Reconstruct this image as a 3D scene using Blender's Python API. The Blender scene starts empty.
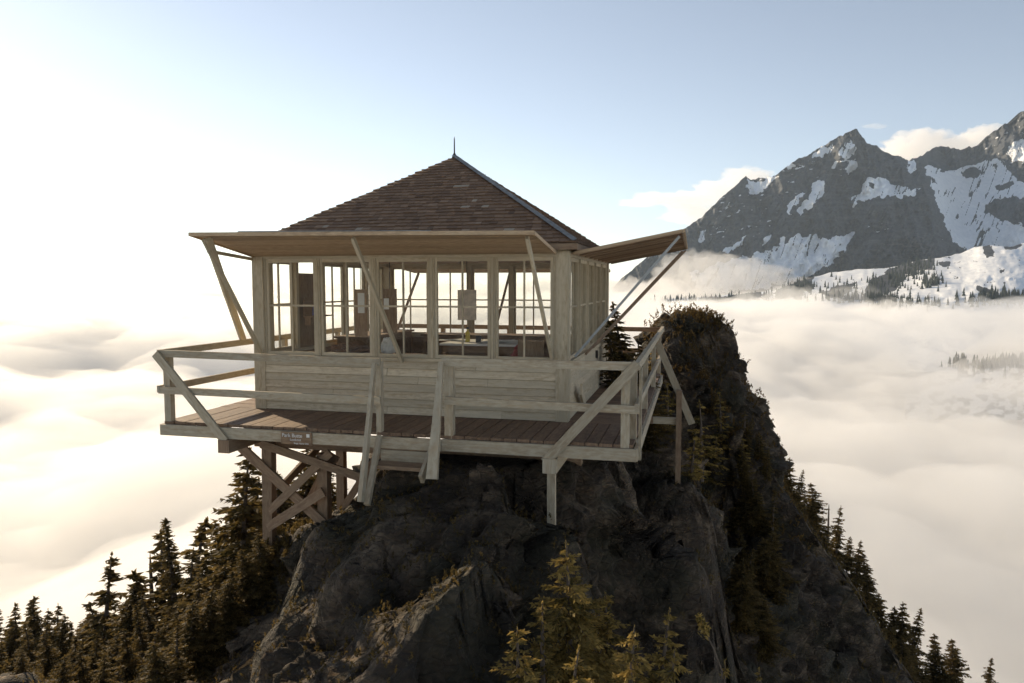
import bpy, math, random
import numpy as np
from mathutils import Vector, noise
random.seed(7)
rnd = random.random
def U(a, b): return a + (b - a) * rnd()
SC = bpy.context.scene
COL = SC.collection

# ------------------------------------------------------------------ camera
CAM = np.array([5.76, -8.784, 1.679]); YAW, PITCH, FPX = -0.243, -0.077, 728.9
cd = bpy.data.cameras.new('camera'); cam = bpy.data.objects.new('camera', cd); COL.objects.link(cam)
cd.sensor_width = 36; cd.lens = FPX * 36 / 1024; cd.clip_start = 0.1; cd.clip_end = 120000
cam.location = CAM; cam.rotation_euler = (math.pi / 2 + PITCH, 0, -YAW)
SC.camera = cam
Fv = np.array([math.sin(YAW) * math.cos(PITCH), math.cos(YAW) * math.cos(PITCH), math.sin(PITCH)])
Rv = np.array([math.cos(YAW), -math.sin(YAW), 0.0]); Uv = np.cross(Rv, Fv)
def ray(px, py): return Fv + Rv * ((px - 512) / FPX) - Uv * ((py - 341.5) / FPX)
def at_depth(px, py, D): return CAM + ray(px, py) * D
def at_plane(px, py, ax, v):
    d = ray(px, py); return CAM + d * ((v - CAM[ax]) / d[ax])

# ------------------------------------------------------------------ light
SUN_AZ, SUN_EL = math.radians(-54), math.radians(18.5)       # azimuth from +y towards +x
w = bpy.data.worlds.new('World'); SC.world = w; w.use_nodes = True
nt = w.node_tree; bg = nt.nodes['Background']
sky = nt.nodes.new('ShaderNodeTexSky'); sky.sky_type = 'NISHITA'; sky.sun_disc = False
sky.sun_elevation = SUN_EL; sky.sun_rotation = SUN_AZ; sky.altitude = 1600
sky.air_density = 1.0; sky.dust_density = 0.25; sky.ozone_density = 1.0
hs = nt.nodes.new('ShaderNodeHueSaturation'); hs.inputs['Saturation'].default_value = 0.62; hs.inputs['Value'].default_value = 1.05
nt.links.new(sky.outputs[0], hs.inputs['Color']); nt.links.new(hs.outputs[0], bg.inputs[0]); bg.inputs[1].default_value = 0.115
ld = bpy.data.lights.new('sun', 'SUN'); ld.energy = 4.8; ld.angle = math.radians(0.6); ld.color = (1.0, 0.80, 0.54)
sun = bpy.data.objects.new('sun', ld); COL.objects.link(sun)
sd = Vector((math.sin(SUN_AZ) * math.cos(SUN_EL), math.cos(SUN_AZ) * math.cos(SUN_EL), math.sin(SUN_EL)))
sun.rotation_euler = sd.to_track_quat('Z', 'Y').to_euler(); sun.location = (0, 0, 50)
vs = SC.view_settings; vs.view_transform = 'Standard'; vs.look = 'None'; vs.gamma = 1.0; vs.exposure = 0.36
cy = SC.cycles
cy.max_bounces = 24; cy.volume_bounces = 20; cy.transparent_max_bounces = 24; cy.diffuse_bounces = 4
cy.transmission_bounces = 8; cy.use_denoising = True
cy.sample_clamp_indirect = 8

# ------------------------------------------------------------------ materials
def new_mat(name):
    m = bpy.data.materials.new(name); m.use_nodes = True
    n = m.node_tree; b = n.nodes['Principled BSDF']
    return m, n, b
def nd(n, t, **k):
    x = n.nodes.new(t)
    for a, v in k.items(): setattr(x, a, v)
    return x
def ramp(n, fac, stops):
    r = n.nodes.new('ShaderNodeValToRGB'); e = r.color_ramp.elements
    while len(e) < len(stops): e.new(0.5)
    for q, (p, c) in zip(e, stops):
        q.position = p; q.color = (*c, 1) if len(c) == 3 else c
    n.links.new(fac, r.inputs[0]); return r.outputs[0]
def noise_tex(n, vec, scale, detail=5, rough=0.55, dist=0.0):
    t = n.nodes.new('ShaderNodeTexNoise'); t.inputs['Scale'].default_value = scale
    t.inputs['Detail'].default_value = detail; t.inputs['Roughness'].default_value = rough
    t.inputs['Distortion'].default_value = dist
    if vec is not None: n.links.new(vec, t.inputs['Vector'])
    return t.outputs['Fac']
def mapping(n, vec, scale):
    mp = n.nodes.new('ShaderNodeMapping'); mp.inputs['Scale'].default_value = scale
    n.links.new(vec, mp.inputs[0]); return mp.outputs[0]
def mix(n, fac, a, b):
    x = n.nodes.new('ShaderNodeMix'); x.data_type = 'RGBA'
    for s, v in ((0, fac), (6, a), (7, b)):
        if isinstance(v, (int, float)): x.inputs[s].default_value = v
        elif isinstance(v, tuple): x.inputs[s].default_value = (*v, 1)
        else: n.links.new(v, x.inputs[s])
    return x.outputs[2]
def bump(n, b, h, strength, dist):
    x = n.nodes.new('ShaderNodeBump'); x.inputs['Strength'].default_value = strength
    x.inputs['Distance'].default_value = dist
    n.links.new(h, x.inputs['Height']); n.links.new(x.outputs[0], b.inputs['Normal'])

def wood(name, paint, bare, worn=0.5, rough=0.75):
    m, n, b = new_mat(name)
    uv = nd(n, 'ShaderNodeUVMap').outputs[0]
    g1 = noise_tex(n, mapping(n, uv, (2.2, 45, 1)), 1.0, 6, 0.65, 0.6)
    g2 = noise_tex(n, mapping(n, uv, (1.1, 7, 1)), 1.0, 4, 0.6)
    g3 = noise_tex(n, mapping(n, uv, (9, 30, 1)), 1.0, 3, 0.6)
    bc = ramp(n, g1, [(0.3, tuple(c * 0.6 for c in bare)), (0.7, tuple(c * 1.3 for c in bare))])
    pc = ramp(n, g2, [(0.3, tuple(c * 0.75 for c in paint)), (0.7, tuple(min(1, c * 1.12) for c in paint))])
    f = ramp(n, nd2(n, g1, g2, g3), [(worn - 0.07, (0, 0, 0)), (worn + 0.06, (1, 1, 1))])
    tn = ramp(n, nd(n, 'ShaderNodeAttribute', attribute_name='tone').outputs['Fac'], [(0, (0.80, 0.79, 0.77)), (1, (1.12, 1.12, 1.12))])
    x = nd(n, 'ShaderNodeMix', data_type='RGBA', blend_type='MULTIPLY'); x.inputs[0].default_value = 1
    n.links.new(mix(n, f, pc, bc), x.inputs[6]); n.links.new(tn, x.inputs[7]); n.links.new(x.outputs[2], b.inputs['Base Color'])
    b.inputs['Roughness'].default_value = rough
    bump(n, b, g1, 0.35, 0.01)
    return m
def nd2(n, a, b_, c):
    x = nd(n, 'ShaderNodeMath', operation='ADD'); n.links.new(a, x.inputs[0]); n.links.new(b_, x.inputs[1])
    y = nd(n, 'ShaderNodeMath', operation='ADD'); n.links.new(x.outputs[0], y.inputs[0]); n.links.new(c, y.inputs[1])
    z = nd(n, 'ShaderNodeMath', operation='DIVIDE'); n.links.new(y.outputs[0], z.inputs[0]); z.inputs[1].default_value = 3
    return z.outputs[0]
M = {}
M['white'] = wood('weathered_white_paint', (0.62, 0.53, 0.38), (0.42, 0.33, 0.21), 0.55)
M['rail'] = wood('worn_rail_paint', (0.48, 0.42, 0.31), (0.33, 0.26, 0.17), 0.525)
M['trim'] = wood('window_trim_paint', (0.56, 0.48, 0.34), (0.38, 0.30, 0.19), 0.56)
M['deck'] = wood('bare_deck_boards', (0.27, 0.175, 0.105), (0.15, 0.09, 0.055), 0.50)
M['bare'] = wood('bare_timber', (0.34, 0.24, 0.15), (0.22, 0.14, 0.085), 0.50)
M['shutter'] = wood('shutter_boards', (0.54, 0.40, 0.25), (0.36, 0.25, 0.15), 0.52)
M['inside'] = wood('interior_wood', (0.36, 0.24, 0.14), (0.20, 0.12, 0.07), 0.52)
M['metal_strut'] = wood('grey_strut_paint', (0.42, 0.44, 0.44), (0.22, 0.20, 0.18), 0.60)
def plain(name, c, rough=0.6, metal=0.0, var=0.25, scale=14):
    m, n, b = new_mat(name)
    tc = nd(n, 'ShaderNodeTexCoord').outputs['Object']
    f = noise_tex(n, tc, scale, 5)
    n.links.new(ramp(n, f, [(0.3, tuple(x * (1 - var) for x in c)), (0.7, tuple(min(1, x * (1 + var)) for x in c))]), b.inputs['Base Color'])
    b.inputs['Roughness'].default_value = rough; b.inputs['Metallic'].default_value = metal
    return m
M['flash'] = plain('galvanised_flashing', (0.24, 0.24, 0.23), 0.6, 0.3)
M['iron'] = plain('dark_iron', (0.06, 0.055, 0.05), 0.5, 0.7)
M['paper'] = plain('paper', (0.62, 0.52, 0.42), 0.8, 0, 0.3, 9)
M['whitepaper'] = plain('white_sheet', (0.75, 0.74, 0.70), 0.7, 0, 0.1, 6)
M['cloth_red'] = plain('red_cloth', (0.25, 0.04, 0.035), 0.9, 0, 0.4)
M['cloth_brown'] = plain('brown_blanket', (0.16, 0.09, 0.055), 0.95, 0, 0.4)
M['yellow'] = plain('yellow_plastic', (0.65, 0.52, 0.10), 0.35)
M['dark'] = plain('dark_enamel', (0.03, 0.035, 0.05), 0.35)
M['blue'] = plain('blue_enamel', (0.10, 0.10, 0.30), 0.4)
def glass():
    m, n, b = new_mat('window_glass')
    o = n.nodes['Material Output']; t = nd(n, 'ShaderNodeBsdfTransparent'); t.inputs[0].default_value = (0.93, 0.94, 0.92, 1)
    g = nd(n, 'ShaderNodeBsdfGlossy'); g.inputs['Roughness'].default_value = 0.03
    d = nd(n, 'ShaderNodeBsdfDiffuse'); d.inputs[0].default_value = (0.7, 0.66, 0.58, 1)
    tc = nd(n, 'ShaderNodeTexCoord').outputs['Object']
    dust = ramp(n, noise_tex(n, tc, 3.5, 6), [(0.35, (0.01,) * 3), (0.75, (0.07,) * 3)])
    lw = nd(n, 'ShaderNodeLayerWeight'); lw.inputs[0].default_value = 0.5
    m1 = nd(n, 'ShaderNodeMixShader'); m2 = nd(n, 'ShaderNodeMixShader')
    n.links.new(ramp(n, lw.outputs['Facing'], [(0.55, (0.015,) * 3), (1.0, (0.35,) * 3)]), m1.inputs[0]); n.links.new(t.outputs[0], m1.inputs[1]); n.links.new(g.outputs[0], m1.inputs[2])
    n.links.new(dust, m2.inputs[0]); n.links.new(m1.outputs[0], m2.inputs[1]); n.links.new(d.outputs[0], m2.inputs[2])
    n.links.new(m2.outputs[0], o.inputs[0])
    return m
M['glass'] = glass()
def shingles():
    m, n, b = new_mat('weathered_shingles')
    at = nd(n, 'ShaderNodeAttribute', attribute_name='tone')
    uv = nd(n, 'ShaderNodeUVMap').outputs[0]
    g = noise_tex(n, mapping(n, uv, (60, 6, 1)), 1.0, 5, 0.7)
    c1 = ramp(n, at.outputs['Fac'], [(0.0, (0.11, 0.065, 0.040)), (0.55, (0.26, 0.16, 0.095)), (0.85, (0.36, 0.24, 0.155)), (1.0, (0.44, 0.36, 0.27))])
    c2 = ramp(n, g, [(0.3, (0.55,) * 3), (0.7, (1.2,) * 3)])
    x = nd(n, 'ShaderNodeMix', data_type='RGBA', blend_type='MULTIPLY'); x.inputs[0].default_value = 1
    n.links.new(c1, x.inputs[6]); n.links.new(c2, x.inputs[7])
    n.links.new(x.outputs[2], b.inputs['Base Color']); b.inputs['Roughness'].default_value = 0.85
    bump(n, b, g, 0.4, 0.01)
    return m
M['shingle'] = shingles()
def rock_mat():
    m, n, b = new_mat('lichened_rock')
    tc = nd(n, 'ShaderNodeTexCoord').outputs['Object']
    mp = nd(n, 'ShaderNodeMapping'); mp.inputs['Rotation'].default_value = (0.35, -0.55, 0.4); mp.inputs['Scale'].default_value = (1, 1, 1.7)
    n.links.new(tc, mp.inputs[0]); v = mp.outputs[0]
    a = noise_tex(n, v, 1.6, 9, 0.62, 0.6); s = noise_tex(n, v, 6.5, 9, 0.7, 0.4); t = noise_tex(n, tc, 0.9, 6, 0.6)
    lich = noise_tex(n, tc, 7, 8, 0.75)
    c = ramp(n, a, [(0.28, (0.022, 0.015, 0.009)), (0.5, (0.085, 0.057, 0.033)), (0.72, (0.34, 0.25, 0.16))])
    c = mix(n, ramp(n, s, [(0.45, (0, 0, 0)), (0.62, (0.6,) * 3)]), c, (0.042, 0.033, 0.024))
    c = mix(n, ramp(n, t, [(0.46, (0, 0, 0)), (0.58, (0.8,) * 3)]), c, (0.045, 0.038, 0.018))
    c = mix(n, ramp(n, lich, [(0.62, (0, 0, 0)), (0.70, (0.7,) * 3)]), c, (0.20, 0.17, 0.10))
    n.links.new(c, b.inputs['Base Color']); b.inputs['Roughness'].default_value = 0.9
    vr = nd(n, 'ShaderNodeTexVoronoi', feature='DISTANCE_TO_EDGE'); vr.inputs['Scale'].default_value = 7; n.links.new(v, vr.inputs['Vector'])
    wn = nd(n, 'ShaderNodeTexVoronoi'); wn.inputs['Scale'].default_value = 11; n.links.new(v, wn.inputs['Vector'])
    cr = ramp(n, vr.outputs['Distance'], [(0, (0,) * 3), (0.12, (1,) * 3)])
    ad = nd(n, 'ShaderNodeMath', operation='MULTIPLY_ADD'); n.links.new(cr, ad.inputs[0]); ad.inputs[1].default_value = 0.25; n.links.new(s, ad.inputs[2])
    a2 = nd(n, 'ShaderNodeMath', operation='MULTIPLY_ADD'); n.links.new(wn.outputs['Distance'], a2.inputs[0]); a2.inputs[1].default_value = 0.5; n.links.new(ad.outputs[0], a2.inputs[2])
    bump(n, b, a2.outputs[0], 1.0, 0.14)
    return m
M['rock'] = rock_mat()
def foliage(name, dark, light):
    m, n, b = new_mat(name)
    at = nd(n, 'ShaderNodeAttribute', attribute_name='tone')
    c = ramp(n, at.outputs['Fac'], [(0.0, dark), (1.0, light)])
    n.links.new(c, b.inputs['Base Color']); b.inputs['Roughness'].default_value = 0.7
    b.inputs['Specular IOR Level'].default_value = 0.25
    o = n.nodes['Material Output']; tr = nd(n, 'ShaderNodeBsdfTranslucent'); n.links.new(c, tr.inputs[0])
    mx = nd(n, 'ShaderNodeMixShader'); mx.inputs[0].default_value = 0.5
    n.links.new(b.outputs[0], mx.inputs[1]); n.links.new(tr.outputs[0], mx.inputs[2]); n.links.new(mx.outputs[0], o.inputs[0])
    return m
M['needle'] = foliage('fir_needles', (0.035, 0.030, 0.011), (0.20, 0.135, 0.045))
M['needle_sunlit'] = foliage('sunlit_gold_needles', (0.08, 0.065, 0.018), (0.48, 0.33, 0.10))  # brighter needle copy with the gold of sunlight put into its colour
M['scrub'] = foliage('heather_leaves', (0.04, 0.032, 0.012), (0.20, 0.12, 0.04))
M['farneedle'] = plain('far_needles', (0.045, 0.055, 0.045), 0.9)
M['bark'] = plain('fir_bark', (0.10, 0.075, 0.055), 0.9, 0, 0.35)
def mountain_mat():
    m, n, b = new_mat('snow_and_rock')
    at = nd(n, 'ShaderNodeAttribute', attribute_name='snow').outputs['Fac']
    tc = nd(n, 'ShaderNodeTexCoord').outputs['Object']
    f = noise_tex(n, tc, 0.035, 8, 0.7)
    str_ = noise_tex(n, mapping(n, tc, (0.012, 0.012, 0.05)), 1.0, 8, 0.7, 1.0)
    rk = ramp(n, str_, [(0.3, (0.010, 0.015, 0.022)), (0.50, (0.026, 0.032, 0.042)), (0.70, (0.085, 0.085, 0.085))])
    sn = ramp(n, f, [(0.3, (0.74, 0.77, 0.80)), (0.6, (0.90, 0.91, 0.92))])
    ad = nd(n, 'ShaderNodeMath', operation='MULTIPLY_ADD'); n.links.new(f, ad.inputs[0]); ad.inputs[1].default_value = 0.7; n.links.new(at, ad.inputs[2])
    k = ramp(n, ad.outputs[0], [(0.82, (0,) * 3), (0.90, (1,) * 3)])
    n.links.new(mix(n, k, rk, sn), b.inputs['Base Color']); b.inputs['Roughness'].default_value = 0.8
    bump(n, b, str_, 0.5, 8)
    return m
M['mountain'] = mountain_mat()
def volume(name, dens, col, aniso):
    m = bpy.data.materials.new(name); m.use_nodes = True; n = m.node_tree
    n.nodes.remove(n.nodes['Principled BSDF']); o = n.nodes['Material Output']
    v = nd(n, 'ShaderNodeVolumePrincipled'); v.inputs['Density'].default_value = dens
    v.inputs['Color'].default_value = (*col, 1); v.inputs['Anisotropy'].default_value = aniso
    n.links.new(v.outputs[0], o.inputs['Volume']); return m

# ------------------------------------------------------------------ helpers
def tag(o, label=None, cat=None, group=None, kind=None):
    if label: o['label'] = label
    if cat: o['category'] = cat
    if group: o['group'] = group
    if kind: o['kind'] = kind
    return o
def empty(name, loc=(0, 0, 0), **k):
    o = bpy.data.objects.new(name, None); COL.objects.link(o); o.location = loc; o.empty_display_size = 0.2
    return tag(o, **k)
class MB:
    def __init__(s): s.v, s.f, s.uv, s.t = [], [], [], []
    def hexa(s, c, L, Wd, H, tone=None):
        """c: 8 corners (x-,x+ ; y-,y+ ; z-,z+ order bit0=x bit1=y bit2=z)"""
        b = len(s.v); s.v += [tuple(p) for p in c]
        ou, ov = U(0, 50), U(0, 50)
        F = [((0, 1, 5, 4), L, H), ((3, 2, 6, 7), L, H), ((4, 5, 7, 6), L, Wd), ((2, 3, 1, 0), L, Wd), ((1, 3, 7, 5), Wd, H), ((2, 0, 4, 6), Wd, H)]
        for k, (q, a, d) in enumerate(F):
            s.f.append(tuple(b + i for i in q))
            u0, v0 = ou, ov + k * 0.37
            if k < 4: s.uv.append([(u0, v0), (u0 + a, v0), (u0 + a, v0 + d), (u0, v0 + d)])
            else: s.uv.append([(u0, v0), (u0 + 0.05, v0), (u0 + 0.05, v0 + d), (u0, v0 + d)])
            s.t.append(rnd() if tone is None else tone)
    def box(s, lo, hi):
        lo, hi = [min(a, b) for a, b in zip(lo, hi)], [max(a, b) for a, b in zip(lo, hi)]
        d = [hi[i] - lo[i] for i in range(3)]
        ax = d.index(max(d))
        # local x = longest axis
        e = [Vector((1, 0, 0)), Vector((0, 1, 0)), Vector((0, 0, 1))]
        a, b_, c = ax, (ax + 1) % 3, (ax + 2) % 3
        cs = []
        for k in range(8):
            p = [0, 0, 0]
            p[a] = hi[a] if k & 1 else lo[a]; p[b_] = hi[b_] if k & 2 else lo[b_]; p[c] = hi[c] if k & 4 else lo[c]
            cs.append(p)
        s.hexa(cs, d[a], d[b_], d[c])
    def beam(s, p0, p1, wd, ht, up=(0, 0, 1), wd1=None, ht1=None):
        p0, p1 = Vector(p0), Vector(p1); p0 = p0 + Vector((0, 0, U(-.006, .006))); p1 = p1 + Vector((0, 0, U(-.006, .006))); d = (p1 - p0); L = d.length; d.normalize()
        up = Vector(up); sv = d.cross(up)
        if sv.length < 1e-4: sv = d.cross(Vector((0, 1, 0)))
        sv.normalize(); uu = sv.cross(d).normalized()
        wd1 = wd if wd1 is None else wd1; ht1 = ht if ht1 is None else ht1
        cs = []
        for k in range(8):
            q = p1 if k & 1 else p0; ww = wd1 if k & 1 else wd; hh = ht1 if k & 1 else ht
            cs.append(q + sv * (ww / 2 * (-1 if k & 2 else 1)) + uu * (hh / 2 * (1 if k & 4 else -1)))
        s.hexa(cs, L, wd, ht)
    def lathe(s, c, prof, seg=12):
        b = len(s.v)
        for r, z in prof:
            for i in range(seg):
                a = 2 * math.pi * i / seg; s.v.append((c[0] + r * math.cos(a), c[1] + r * math.sin(a), c[2] + z))
        for j in range(len(prof) - 1):
            for i in range(seg):
                k = (i + 1) % seg
                s.f.append((b + j * seg + i, b + j * seg + k, b + (j + 1) * seg + k, b + (j + 1) * seg + i))
                s.uv.append([(0, 0), (1, 0), (1, 1), (0, 1)]); s.t.append(rnd())
        for j in (0, len(prof) - 1):
            q = [b + j * seg + i for i in range(seg)]
            if j == 0: q.reverse()
            s.f.append(tuple(q)); s.uv.append([(0, 0)] * seg); s.t.append(rnd())
    def quad(s, pts, tone=0.5):
        b = len(s.v); s.v += [tuple(p) for p in pts]; s.f.append(tuple(range(b, b + len(pts))))
        s.uv.append([(0, 0), (1, 0), (1, 1), (0, 1)][:len(pts)]); s.t.append(tone)
    def mesh(s, name, m):
        me = bpy.data.meshes.new(name); me.from_pydata(s.v, [], s.f); me.materials.append(m)
        uvl = me.uv_layers.new(name='UVMap'); flat = [c for f in s.uv for p in f for c in p]
        uvl.data.foreach_set('uv', flat)
        a = me.attributes.new('tone', 'FLOAT', 'FACE'); a.data.foreach_set('value', s.t)
        me.update(); return me
    def build(s, name, m, parent=None, off=(0, 0, 0)):
        o = bpy.data.objects.new(name, s.mesh(name, M[m] if isinstance(m, str) else m)); COL.objects.link(o)
        if parent: o.parent = parent
        if any(off): o.location = off
        return o
def one(name, m, parent, fn, *a, **k):
    b = MB(); getattr(b, fn)(*a, **k); return b.build(name, m, parent)
def grid_object(name, P, m, attr=None, smooth=True, closed_bottom=None):
    """P: (ny,nx,3) array -> mesh"""
    ny, nx = P.shape[:2]
    idx = np.arange(ny * nx).reshape(ny, nx)
    q = np.stack([idx[:-1, :-1], idx[:-1, 1:], idx[1:, 1:], idx[1:, :-1]], -1).reshape(-1, 4)
    V = P.reshape(-1, 3)
    if closed_bottom is not None:
        B = V.copy(); B[:, 2] = closed_bottom; n0 = len(V)
        border = np.concatenate([idx[0, :], idx[1:, -1], idx[-1, -2::-1], idx[-2:0:-1, 0]])
        nb = len(border); Vb = V[border].copy(); Vb[:, 2] = closed_bottom
        V = np.concatenate([V, Vb]); k = np.arange(nb); k2 = (k + 1) % nb
        sides = np.stack([border[k2], border[k], n0 + k, n0 + k2], -1)
        faces = q.tolist() + sides.tolist() + [list(range(n0 + nb - 1, n0 - 1, -1))]
    else: faces = q.tolist()
    me = bpy.data.meshes.new(name); me.from_pydata(V.tolist(), [], faces); me.materials.append(m)
    if attr is not None:
        a = me.attributes.new(attr[0], 'FLOAT', 'POINT')
        vals = np.zeros(len(V)); vals[:ny * nx] = attr[1].reshape(-1); a.data.foreach_set('value', vals)
    if smooth: me.polygons.foreach_set('use_smooth', [True] * len(me.polygons))
    me.update(); o = bpy.data.objects.new(name, me); COL.objects.link(o); return o

# vectorised value-noise (numpy) for the big surfaces
_rs = np.random.RandomState(3); _tab = _rs.rand(1 << 16)
def _h(i, j, k): return _tab[(i * 73856093 ^ j * 19349663 ^ k * 83492791) & 0xffff]
def vnoise(x, y, z):
    xi, yi, zi = np.floor(x).astype(np.int64), np.floor(y).astype(np.int64), np.floor(z).astype(np.int64)
    fx, fy, fz = x - xi, y - yi, z - zi
    fx, fy, fz = [t * t * t * (t * (t * 6 - 15) + 10) for t in (fx, fy, fz)]
    def L(a, b, t): return a + (b - a) * t
    r = 0
    c = [[[_h(xi + a, yi + b, zi + d) for d in (0, 1)] for b in (0, 1)] for a in (0, 1)]
    return L(L(L(c[0][0][0], c[0][0][1], fz), L(c[0][1][0], c[0][1][1], fz), fy), L(L(c[1][0][0], c[1][0][1], fz), L(c[1][1][0], c[1][1][1], fz), fy), fx)
def fbm(x, y, z, o=5, g=0.5):
    s, a, t = 0, 1, 0
    for i in range(o):
        s = s + a * (vnoise(x + 17.3 * i, y - 9.1 * i, z + 4.7 * i) * 2 - 1); t += a; a *= g; x, y, z = x * 2.03, y * 2.03, z * 2.03
    return s / t
def ridged(x, y, z, o=5, g=0.5):
    s, a, t = 0, 1, 0
    for i in range(o):
        s = s + a * (1 - np.abs(vnoise(x + 7.3 * i, y - 3.1 * i, z + 8.7 * i) * 2 - 1) * 2); t += a; a *= g; x, y, z = x * 2.03, y * 2.03, z * 2.03
    return s / t
def cells(x, y, z, slope=.5, seed=0):
    """broken-rock relief: every cell is a flat block with its own tilt and height"""
    xi, yi, zi = [np.floor(q).astype(np.int64) for q in (x, y, z)]
    best = np.full(x.shape, 1e9); sec = best.copy(); out = np.zeros(x.shape)
    for a in (-1, 0, 1):
        for b in (-1, 0, 1):
            for c in (-1, 0, 1):
                i, j, k = xi + a + seed * 31, yi + b, zi + c
                r1, r2, r3 = _h(i, j, k), _h(i + 101, j + 7, k + 3), _h(i + 57, j + 211, k + 19)
                cx, cy_, cz = xi + a + r1, yi + b + r2, zi + c + r3
                dx, dy, dz = x - cx, y - cy_, z - cz; d = dx * dx + dy * dy + dz * dz
                t1, t2, t3, t4 = _h(i + 5, j + 9, k + 77) - .5, _h(i + 15, j + 29, k + 7) - .5, _h(i + 3, j + 1, k + 177) - .5, _h(i + 400, j + 2, k + 9) - .5
                v = (dx * t1 + dy * t2 + dz * t3) * 2 * slope + t4
                m_ = d < best; sec = np.where(m_, best, np.minimum(sec, d)); out = np.where(m_, v, out); best = np.where(m_, d, best)
    return out, np.sqrt(sec) - np.sqrt(best)
class RBF:
    def __init__(s, P, v, c=1.0):
        s.P = np.array(P, float); v = np.array(v, float); s.c = c; n = len(v)
        A = np.sqrt(((s.P[:, None] - s.P[None]) ** 2).sum(-1) + c * c)
        Q = np.hstack([np.ones((n, 1)), s.P]); Z = np.zeros((Q.shape[1],) * 2)
        s.w = np.linalg.lstsq(np.block([[A, Q], [Q.T, Z]]), np.concatenate([v, np.zeros(Q.shape[1])]), rcond=None)[0]
    def __call__(s, X):
        X = np.asarray(X, float); sh = X.shape[:-1]; X = X.reshape(-1, X.shape[-1]); o = np.zeros(len(X)); n = len(s.P)
        for i in range(n): o += s.w[i] * np.sqrt(((X - s.P[i]) ** 2).sum(-1) + s.c ** 2)
        return (o + s.w[n] + X @ s.w[n + 1:]).reshape(sh)
def smooth01(x): x = np.clip(x, 0, 1); return x * x * (3 - 2 * x)

# ------------------------------------------------------------------ near terrain: the rocky summit
ctl = [(1.18, -.4, -1.3), (.3, -.4, -1.75), (4.33, -1.17, -.86), (2.07, -1.8, -.85), (2.9, -1.7, -.62), (2.5, 1, -.62), (2.5, 3, -.6), (1.0, 2.5, -1.1),
       (4.5, 2.5, -.55), (4.6, 6.2, -.5), (2.5, 6.5, -.9), (5.0, 1.0, -.9), (6, -8.5, -3.6), (4, -7, -2.6), (8, -7, -5), (0, 1.5, -2.2)]
for px, py, D in [(430, 590, 6.2), (480, 540, 7.0), (370, 670, 5.4), (300, 683, 6.2), (500, 683, 5.6), (600, 683, 8.0), (560, 600, 7.4), (640, 560, 10), (700, 500, 13.5),
                  (700, 600, 15), (690, 683, 15), (760, 560, 27), (780, 660, 30), (850, 683, 50), (840, 600, 60), (680, 440, 13.5),
                  (730, 408, 20), (752, 424, 24), (770, 465, 38), (785, 490, 45), (800, 515, 52), (822, 545, 62), (845, 575, 70), (868, 610, 78), (892, 650, 84), (925, 700, 88),
                  (295, 522, 8.9), (262, 560, 9.2), (225, 600, 9.6), (190, 640, 9.6), (160, 683, 9.4), (240, 683, 7.6), (300, 600, 8.0),
                  (235, 605, 20), (170, 640, 24), (100, 665, 28), (30, 672, 36), (60, 720, 24), (140, 700, 17), (-40, 690, 40), (330, 520, 14), (300, 560, 20), (215, 640, 15)]:
    ctl.append(tuple(at_depth(px, py, D)))
for x, y, z in [(-60, 0, -70), (-60, 60, -70), (-20, 60, -48), (-50, -40, -80), (10, 70, -30), (0, 30, -14), (5.5, 9, -1.0), (35, 20, -42), (60, 60, -75), (25, -30, -45), (60, -10, -90), (-20, -30, -40),
                (0, -20, -14), (8, -16, -14), (20, 0, -26), (-14, 12, -17), (-12, -8, -14), (140, 140, -190), (-140, 140, -190), (140, -140, -200), (-140, -140, -200), (0, 150, -150), (0, -150, -180), (150, 0, -190), (-150, 0, -190)]:
    ctl.append((x, y, z))
ctl = np.array(ctl, float)
tz = RBF(ctl[:, :2], ctl[:, 2], 0.6)
n = 760; t = np.linspace(-1, 1, n); sx = np.sinh(t * 4.6) / math.sinh(4.6) * 165
gx = sx + 4.0; gy = sx + (-3.0)
X, Y = np.meshgrid(gx, gy); Z = tz(np.stack([X, Y], -1))
P = np.stack([X, Y, Z], -1)
def normals(P):
    du = np.gradient(P, axis=1); dv = np.gradient(P, axis=0); N = np.cross(du, dv); return N / np.linalg.norm(N, axis=-1, keepdims=True)
N = normals(P)
r = np.sqrt((X - 4) ** 2 + (Y + 2) ** 2)
# strata: layers dip steeply to the left; broken blocks stand proud of each other
a1 = 0.75
wx = X + .35 * fbm(X * .8, Y * .8, Z * .8, 3); wy = Y + .35 * fbm(X * .8 + 9, Y * .8, Z * .8, 3)
sA = -wx * math.sin(a1) + Z * math.cos(a1) + wy * 0.45; sB = wx * math.cos(a1) + Z * math.sin(a1)
def ledge(q, k): f = q - np.floor(q); return np.where(f < k, f / k, (1 - f) / (1 - k)) ** 1.4
amp = np.clip(0.8 + (r - 6) * 0.10, .8, 6)
big = fbm(X * .42, Y * .42, Z * .42, 4, .55) * .55
L1 = ledge(sA * 1.25 + .5 * fbm(sB * .5, Y * .5, sA * .2, 3), .86) * (.35 + .65 * vnoise(sB * 1.1, Y * 1.1, np.floor(sA * 1.25)))
L2 = ledge(sA * 4.3 + .6 * fbm(sB * 1.2, Y * 1.2, sA, 3), .8) * (.3 + .7 * vnoise(sB * 3, Y * 3, np.floor(sA * 4.3)))
blk = np.abs(vnoise(wx * 1.1, wy * 1.1, Z * .9) * 2 - 1); crack = -np.exp(-(blk / .07) ** 2)
fine = fbm(X * 5, Y * 5, Z * 5, 4, .6)
near_ = np.clip((26 - r) / 14, 0, 1)
C1, E1 = cells(sB * .62 + .3 * big, wy * .62, sA * 1.25, .9, 1); C2, E2 = cells(sB * 1.9, wy * 1.9, sA * 3.6, 1.0, 2); C3, E3 = cells(X * 4.6, Y * 4.6, Z * 6.5, 1.0, 3)
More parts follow.
